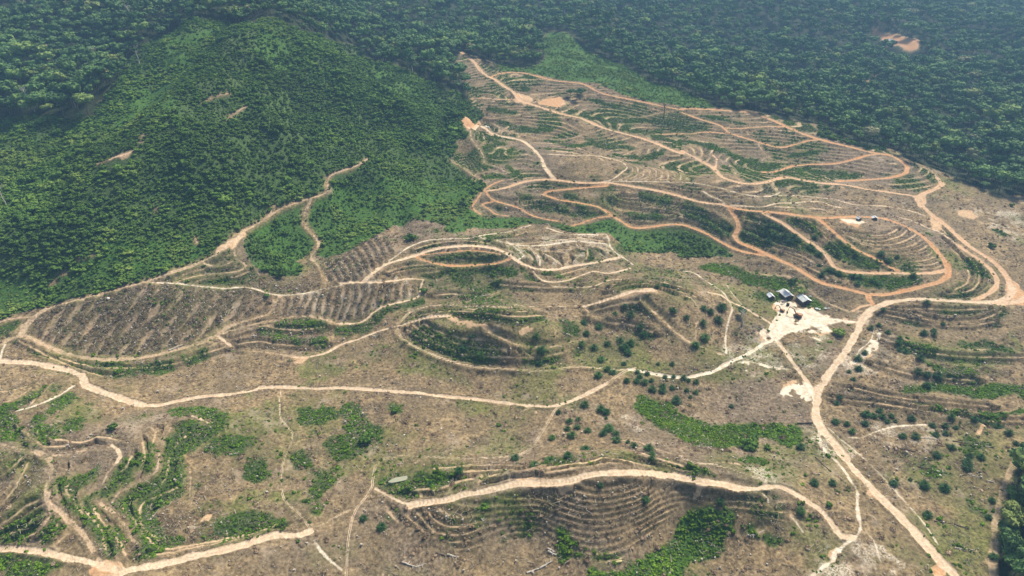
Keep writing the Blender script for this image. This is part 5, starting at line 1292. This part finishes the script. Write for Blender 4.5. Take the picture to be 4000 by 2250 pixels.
# ------------------------------------------------------------------ felled logs
LOGS = [('D', 1275, 1195, 1380, 1155, .40, 0, 'long pale log at the foot of the ploughed slope'), ('D', 1700, 940, 1715, 910, .25, 0, 'short pale log on the upper ploughed slope'), ('D', 975, 985, 990, 965, .22, 0, 'tiny pale log in the middle of the ploughed slope'),
 ('H', 460, 1348, 570, 1385, .28, 0, 'pale log lying west of the dark brush pile at the bottom'), ('H', 560, 1385, 640, 1362, .22, 0, 'pale log crossing the end of its longer neighbour at the bottom'), ('H', 800, 1285, 880, 1312, .30, 0, 'pale broken log below the dark terrace edge'), ('H', 715, 1272, 785, 1298, .26, 1, 'dark curved log just west of the pale broken log'),
 ('H', 1558, 1245, 1615, 1272, .26, 0, 'upper one of two whitish logs at the brown knoll'), ('H', 1560, 1265, 1622, 1297, .32, 0, 'lower one of two whitish logs at the brown knoll'), ('H', 1400, 1428, 1500, 1392, .30, 0, 'pale log at the bottom edge of the brown knoll'), ('H', 1500, 1392, 1592, 1340, .32, 0, 'pale log running up the brown knoll'), ('H', 1055, 1010, 1075, 1035, .2, 0, 'short pale log stub on the upper terraces'),
 ('H', 425, 605, 465, 604, .22, 0, 'short pale log inside the loop of the wheel track'), ('E', 990, 735, 1025, 767, .26, 0, 'short white log on the brown hillside'), ('E', 1010, 808, 1120, 775, .22, 0, 'slim white log on the brown hillside, west piece'), ('I', 2040, 430, 2200, 460, .24, 1, 'long dark log in the upper eastern field'), ('I', 2200, 458, 2330, 476, .24, 0, 'pale log continuing the long dark one'),
 ('I', 1915, 660, 1980, 669, .34, 0, 'thick pale log beside a white stone'), ('I', 2150, 680, 2255, 712, .22, 0, 'thin pale log right of the tall oil palm pair'), ('I', 2295, 725, 2355, 749, .26, 0, 'bright straight log near the boundary strip'), ('I', 1780, 628, 1905, 648, .24, 1, 'dark weathered log in the middle eastern field'), ('I', 1000, 550, 1112, 658, .22, 1, 'dark straight log west of the wide road'),
 ('I', 1900, 1035, 2030, 1058, .26, 1, 'dark log in the lower eastern field, west piece'), ('I', 2050, 1062, 2165, 1095, .24, 1, 'dark log in the lower eastern field, east piece'), ('I', 1640, 490, 1760, 512, .24, 1, 'dark log under the pale sandy patch'), ('I', 490, 1143, 550, 1147, .24, 0, 'short pale log in the fern valley'), ('I', 1795, 408, 1930, 420, .20, 0, 'thin greyish log between two oil palms'),
 ('I', 2050, 1240, 2200, 1254, .20, 0, 'thin pale log in the lowest eastern field'), ('G', 1710, 518, 1850, 532, .26, 1, 'dark charred log on the western brown flat'), ('G', 1730, 535, 1800, 528, .22, 0, 'grey log beside the dark charred log'), ('F', 1738, 685, 1802, 645, .24, 0, 'pale log leaning across the slope under the oval hill'), ('I', 868, 300, 982, 299, .38, 1, 'black log at the west verge of the wide road'), ('D', 820, 1015, 850, 1002, .2, 0, 'short grey log in the ploughed rows'), ('E', 290, 505, 275, 490, .2, 0, 'short white log in the pale furrows')]
for i, (t, x0, y0_, x1, y1_, r, dk_, lab) in enumerate(LOGS):
    a, b = at(t, x0, y0_), at(t, x1, y1_); L = (b - a).length; V = []; F = []; n = 5; q = np.array([0., 0, 0])
    for k in range(n):
        c = np.array([L * (k + 1) / n, rs.normal() * L * .012, rs.normal() * .04]); tube(V, F, q, c, r * (1 - k * .09), r * (1 - (k + 1) * .09), 8); q = c
    for k in range(3):
        s = np.array([L * rs.uniform(.3, .9), 0, 0]); tube(V, F, s, s + [rs.uniform(-.4, .8), rs.choice([-1, 1]) * rs.uniform(.6, 1.4), rs.uniform(.1, .5)], r * .4, r * .2, 5)
    o = bpy.data.objects.new('log', mesh_np('log', V, F, [M_char if dk_ else M_log])); COL.objects.link(o)
    o.location = a + Vector((0, 0, r * .6)); o.rotation_mode = 'QUATERNION'; o.rotation_quaternion = (b - a).to_track_quat('X', 'Z'); tag(o, lab, 'log')
# ------------------------------------------------------------------ stones
M_stone = simple('pale_stone', (.55, .50, .42), (.78, .74, .66), 1.2)
def stone(lab, t, x, y, r, el=1.0):
    p = at(t, x, y); bm = bmesh.new(); bmesh.ops.create_icosphere(bm, subdivisions=3, radius=1)
    for v in bm.verts:
        k = 1 + .35 * float(vn(np.array([v.co.x * 2 + x]), np.array([v.co.y * 2 + v.co.z * 3 + y]), 1.0, 3)[0]) * 1.4; v.co = Vector((v.co.x * r * el * k, v.co.y * r * k, v.co.z * r * .7 * k))
    me = bpy.data.meshes.new('stone'); bm.to_mesh(me); bm.free(); me.materials.append(M_stone); o = link('stone', me, None, p + Vector((0, 0, r * .3)), x); tag(o, lab, 'stone')
stone('big cream boulder, left one beside the pink turning place', 'B', 1092, 960, 1.3); stone('big cream boulder, right one beside the pink turning place', 'B', 1108, 966, 1.2)
stone('white stone south of the thick pale log', 'I', 1942, 692, .45); stone('white stone on the slope under the upper striped field', 'D', 820, 818, .7); stone('white stone north west of the wide road bend', 'F', 2180, 98, .6)
stone('white stone on the central brown flat', 'H', 475, 385, .35); stone('white stone near the wheel track bend', 'H', 755, 342, .35); stone('white stone just below the cream road', 'H', 597, 102, .35)
# ------------------------------------------------------------------ ponds
def pond(lab, s, c1, c2, name='pond'):
    w, _ = march(np.array([q[:2] for q in parse(s)])); z = float(np.mean([hz(a[0], a[1]) for a in w])) + .35; ctr = w.mean(0)
    bm = bmesh.new(); n = len(w); pts = []
    for i in range(n):
        a, b = w[i], w[(i + 1) % n]
        for k in range(4): pts.append(a + (b - a) * k / 4)
    pts = [(.25 * pts[i - 1] + .5 * pts[i] + .25 * pts[(i + 1) % len(pts)]) for i in range(len(pts))]
    vs_ = [bm.verts.new((p[0] - ctr[0], p[1] - ctr[1], 0)) for p in pts]; lo = [bm.verts.new((p[0] - ctr[0], p[1] - ctr[1], -1.2)) for p in pts]
    f = bm.faces.new(vs_); 
    for i in range(len(vs_)): bm.faces.new([vs_[i], lo[i], lo[(i + 1) % len(vs_)], vs_[(i + 1) % len(vs_)]])
    bmesh.ops.recalc_face_normals(bm, faces=bm.faces); me = bpy.data.meshes.new(name); bm.to_mesh(me)
    m = simple('muddy_water_' + name, c1, c2, .3, .12, 0, True, .5); me.materials.append(m); o = link(name, me, None, (ctr[0], ctr[1], z)); o['kind'] = 'structure'; o['label'] = lab
pond('still grey green pond below the loop of the wheel track', 'H 350,758 400,722 480,697 570,680 545,703 460,735 385,760', (.30, .31, .21), (.36, .36, .25))
pond('small muddy puddle on the western brown flat', 'G 1412,1078 1460,1074 1500,1086 1470,1100 1420,1095', (.36, .30, .20), (.42, .35, .24), 'puddle')
pond('small yellowish puddle in the bottom fern valley', 'H 2062,1346 2080,1332 2118,1330 2122,1345 2085,1352', (.48, .42, .17), (.55, .48, .22), 'puddle')
# ------------------------------------------------------------------ camp
def boxp(V, F, c, s, R=None):
    c = np.array(c, float); s = np.array(s, float) / 2; b = len(V)
    for k in range(8):
        q = s * [(-1, 1)[k & 1], (-1, 1)[k >> 1 & 1], (-1, 1)[k >> 2 & 1]]
        if R is not None: q = R @ q
        V.append(c + q)
    F += [[b + i for i in f] for f in ((0, 2, 3, 1), (4, 5, 7, 6), (0, 1, 5, 4), (2, 6, 7, 3), (0, 4, 6, 2), (1, 3, 7, 5))]
def part(name, parent, mat, boxes=(), tubes=(), bev=.0, label=None):
    V = []; F = []
    for b in boxes: boxp(V, F, *b)
    for t in tubes: tube(V, F, *t)
    me = mesh_np(name, V, F, [mat]); o = link(name, me, parent)
    if bev: md = o.modifiers.new('edge', 'BEVEL'); md.width = bev; md.segments = 2
    if label: o['label'] = label
    return o
M_roofg = simple('grey_sheet_roof', (.55, .55, .53), (.74, .74, .72), 2.2, .9, 0); M_rooft = simple('pale_tarp_roof', (.42, .45, .43), (.62, .66, .63), 1.6, .55, 0); M_roofw = simple('white_tarp', (.62, .63, .66), (.80, .80, .82), 1.5, .6)
M_plank = simple('shed_planks', (.11, .085, .065), (.26, .20, .15), 3); M_dark = simple('dark_inside', (.02, .017, .015), (.05, .042, .035), 3)
def corr_roof(V, F, W_, L_, zr, ze, sgn, th=.05, n=26, sag=.0):
    """one slope of a sheet roof, ribbed along the fall"""
    b = len(V); m = 8
    for i in range(n + 1):
        y = -L_ / 2 + L_ * i / n
        for j in range(m + 1):
            t = j / m; x = sgn * W_ / 2 * t; z = zr + (ze - zr) * t + (.035 if i % 2 else 0) - sag * math.sin(3.14159 * i / n) * (1 - t * .5); V.append(np.array([x, y, z]))
    for i in range(n):
        for j in range(m): a = b + i * (m + 1) + j; F.append([a, a + 1, a + m + 2, a + m + 1] if sgn > 0 else [a, a + m + 1, a + m + 2, a + 1])
def shed(lab, t, x, y, W_, L_, rz, ze, zr, mr1, mr2, front_open=True, anx=False):
    p = at(t, x, y); e = bpy.data.objects.new('shed', None); COL.objects.link(e); e.location = p; e.rotation_euler = (0, 0, rz)
    r = bpy.data.objects.new('roof', None)
    for nm, sg, m in (('roof_slope', -1, mr1), ('roof_slope', 1, mr2)):
        V = []; F = []; corr_roof(V, F, W_ + .9, L_ + .9, zr + .08, ze - .15, sg, sag=.12); me = mesh_np(nm, V, F, [m]); o = link(nm, me, e); md = o.modifiers.new('thick', 'SOLIDIFY'); md.thickness = .05
    part('ridge_cap', e, mr2, [((0, 0, zr + .13), (.28, L_ + .95, .05))])
    hw, hl = W_ / 2, L_ / 2
    part('wall', e, M_plank, [((-hw, k * .42 - hl + .2, ze / 2 - .2), (.05, .36, ze + .4)) for k in range(int(L_ / .42))], label='plank side wall')
    part('wall', e, M_plank, [((hw, k * .42 - hl + .2, ze / 2 - .2), (.05, .36, ze + .4)) for k in range(int(L_ / .42))])
    part('wall', e, M_plank, [((k * .4 - hw + .25, hl, ze / 2 + (zr - ze) * (1 - abs(k * .4 - hw + .25) / hw) / 2 - .25), (.36, .05, ze + (zr - ze) * (1 - abs(k * .4 - hw + .25) / hw) + .3)) for k in range(int(W_ / .4))])
    part('wall', e, M_plank, [((k * .4 - hw + .25, -hl + .9, ze / 2 - .4), (.36, .05, ze * .75)) for k in range(int(W_ / .4)) if k % 6 < 4], label='low front wall with open bays')
    for sx in (-hw, -hw * .33, hw * .33, hw): part('post', e, M_bark, tubes=[((sx, -hl - .2, -.5), (sx, -hl - .2, ze - .05 + (zr - ze) * (1 - abs(sx) / hw) * .9), .09, .08, 8)])
    part('tie_beam', e, M_bark, [((0, -hl - .2, ze - .1), (W_, .12, .14))])
    part('floor_deck', e, M_plank, [((0, 0, .02), (W_ - .1, L_ - .1, .25))])
    tag(e, lab, 'shed', None); return e
shed('small white roofed hut, westernmost of the camp sheds', 'K', 420, 560, 2.3, 2.6, .12, 1.5, 2.3, M_roofw, M_roofw)
shed('long grey sheet roofed shed in the middle of the camp', 'K', 940, 500, 4.2, 5.6, .2, 1.9, 2.8, M_roofg, M_roofg)
shed('pale green grey roofed shed, easternmost at the camp', 'K', 1530, 680, 4.2, 5.0, .22, 1.9, 2.8, M_rooft, M_roofw)
sh = shed('tiny grey roofed shelter on the oval hill top, west one', 'Z', 3353, 859, 1.7, 1.8, .3, 1.3, 1.9, M_roofg, M_rooft); sh2 = shed('tiny pinkish grey shelter on the oval hill top, east one', 'Z', 3415, 858, 2.1, 1.8, -.2, 1.3, 1.9, M_roofw, M_roofg)
for t, x, y, W_, L_, lab in (('Q', 1185, 765, 5.5, 5, 'large white roofed building at the far forest clearing'), ('Q', 1040, 720, 4, 3.4, 'middle white roofed building at the far forest clearing'), ('Q', 830, 725, 3.2, 2.8, 'smallest white roofed building at the far forest clearing')):
    shed(lab, t, x, y, W_, L_, .5, 2.6, 4.2, M_roofw, M_roofw)
# excavators
M_orange = simple('worn_dark_orange_paint', (.17, .075, .030), (.34, .16, .065), 1.5, .5, .1, True, .4); M_steel = simple('muddy_steel', (.06, .048, .038), (.15, .12, .09), 3, .6, .3); M_glass = simple('cab_glass', (.02, .025, .03), (.05, .055, .06), 1, .1, 0, True, .6)
def excavator(lab, t, x, y, s, rz, rzh):
    p = at(t, x, y); e = bpy.data.objects.new('excavator', None); COL.objects.link(e); e.location = p + Vector((0, 0, -.05)); e.rotation_euler = (0, 0, rz); e.scale = (s, s, s)
    for sy in (-1.15, 1.15):
        V = []; F = []; prof = [(1.75 * math.cos(a) if abs(math.cos(a)) > .99 else (1.35 * (1 if math.cos(a) > 0 else -1) + .42 * math.cos(a)), .44 + .42 * math.sin(a)) for a in np.linspace(0, 6.2832, 22, endpoint=False)]
        b = len(V)
        for yy in (sy - .28, sy + .28):
            for q in prof: V.append(np.array([q[0], yy, q[1]]))
        n = 22
        for k in range(n): F.append([b + k, b + (k + 1) % n, b + n + (k + 1) % n, b + n + k])
        F.append([b + k for k in range(n)]); F.append([b + n + k for k in range(n)][::-1])
        for k in np.linspace(-1.4, 1.4, 12): boxp(V, F, (k, sy, .885), (.14, .6, .05))
        link('track', mesh_np('track', V, F, [M_steel]), e)
    part('undercarriage', e, M_steel, [((0, 0, .5), (1.6, 1.9, .4))], [((0, 0, .6), (0, 0, 1.0), .6, .6, 16)], .03)
    R = np.array(Matrix.Rotation(rzh, 3, 'Z')); T = lambda v: tuple(R @ np.array(v, float))
    part('engine_house', e, M_orange, [(T((-1.1, -.1, 1.5)), (1.8, 2.3, 1.0), R), (T((.35, -.75, 1.4)), (1.3, .9, .75), R)], bev=.08)
    part('counterweight', e, M_orange, [(T((-2.05, 0, 1.42)), (.45, 2.3, .9), R)], bev=.1)
    cb = part('cab', e, M_orange, [(T((.45, .75, 1.75)), (1.4, .95, 1.5), R)], bev=.06); part('window', cb, M_glass, [(T((.5, .75, 1.95)), (1.43, .8, .75), R), (T((.45, .75, 1.95)), (1.1, .98, .75), R)])
    part('boom', e, M_orange, tubes=[(T((.7, -.1, 1.3)), T((2.3, -.1, 3.6)), .26, .26, 8), (T((2.3, -.1, 3.6)), T((4.9, -.1, 4.1)), .26, .17, 8)])
    part('stick', e, M_orange, tubes=[(T((4.6, -.1, 4.5)), T((5.3, -.1, 1.3)), .19, .13, 8)])
    part('hydraulic_ram', e, M_steel, tubes=[(T((1.1, .2, 1.5)), T((2.4, .2, 3.2)), .09, .07, 8)]); part('hydraulic_ram', e, M_steel, tubes=[(T((2.7, -.1, 3.95)), T((4.6, -.1, 4.6)), .08, .06, 8)])
    V = []; F = []; b = 0
    prof = [(5.3, 1.45), (5.75, 1.1), (5.7, .45), (5.2, .1), (4.75, .25), (4.95, .75)]
    for yy in (-.6, .4):
        for q in prof: V.append(np.array(T((q[0], yy, q[1]))))
    n = 6
    for k in range(n): F.append([k, (k + 1) % n, n + (k + 1) % n, n + k])
    F.append(list(range(n))); F.append(list(range(n, 2 * n))[::-1])
    link('bucket', mesh_np('bucket', V, F, [M_steel]), e); tag(e, lab, 'excavator'); return e
excavator('dark orange excavator parked with raised arm on the pale camp yard', 'K', 1330, 1170, .92, math.radians(95), math.radians(50))
excavator('smaller brown excavator half hidden at the west edge of the yard', 'K', 800, 985, .6, math.radians(20), math.radians(120))
# water drum, timber, sheets
p = at('K', 1005, 800); e = bpy.data.objects.new('water_tank', None); COL.objects.link(e); e.location = p
part('tank_body', e, M_dark, tubes=[((0, 0, -.2), (0, 0, 1.2), .72, .72, 20), ((0, 0, 1.2), (0, 0, 1.4), .72, .3, 20)]); part('lid', e, M_steel, tubes=[((0, 0, 1.4), (0, 0, 1.5), .22, .22, 14)]); tag(e, 'black round water tank in front of the middle shed', 'tank')
for i, (x, y, L, W_, m, lab) in enumerate([(860, 650, 3.2, .8, M_log, 'stack of pale planks close before the middle shed'), (900, 700, 2.8, .9, M_plank, 'stack of brown planks beyond the tank toward the sheds'), (840, 760, 2.4, .8, M_log, 'low stack of pale boards west of the tank')]):
    p = at('K', x, y); V = []; F = []
    for k in range(4):
        for j in range(4): boxp(V, F, (rs.normal() * .08, (j - 1.5) * W_ / 4 * 1.02, .1 + k * .1), (L * rs.uniform(.85, 1), W_ / 4 * .9, .08))
    tag(link('plank_stack', mesh_np('plank_stack', V, F, [m]), None, p, .1 + i * .2), lab, 'planks')
def sheet(lab, t, x, y, L, W_, rz, m):
    p = at(t, x, y); V = []; F = []; n = 10
    for i in range(n + 1):
        for j in range(5): V.append(np.array([(i / n - .5) * L, (j / 4 - .5) * W_, .35 + .12 * math.sin(i * 1.3 + j) + (.08 if i % 2 else 0)]))
    for i in range(n):
        for j in range(4): a = i * 5 + j; F.append([a, a + 5, a + 6, a + 1])
    o = link('roof_sheet', mesh_np('roof_sheet', V, F, [m]), None, p, rz); md = o.modifiers.new('thick', 'SOLIDIFY'); md.thickness = .06; tag(o, lab, 'sheet')
sheet('white sheet lying at the south end of the yard hedge', 'K', 2010, 935, 2.4, 1.1, -.4, M_roofw); sheet('white sheet lying behind the east tip of the hedge', 'K', 2310, 910, 2.8, .9, 0, M_roofw)
sheet('pale sheet lying north west of the middle shed', 'K', 700, 350, 2.4, 1.2, .3, M_rooft); sheet('pale sheet lying north east of the middle shed', 'K', 1110, 355, 2.0, .8, -.2, M_rooft); sheet('pale sheet lying behind the eastern shed', 'K', 1740, 510, 1.8, .9, .1, M_rooft)
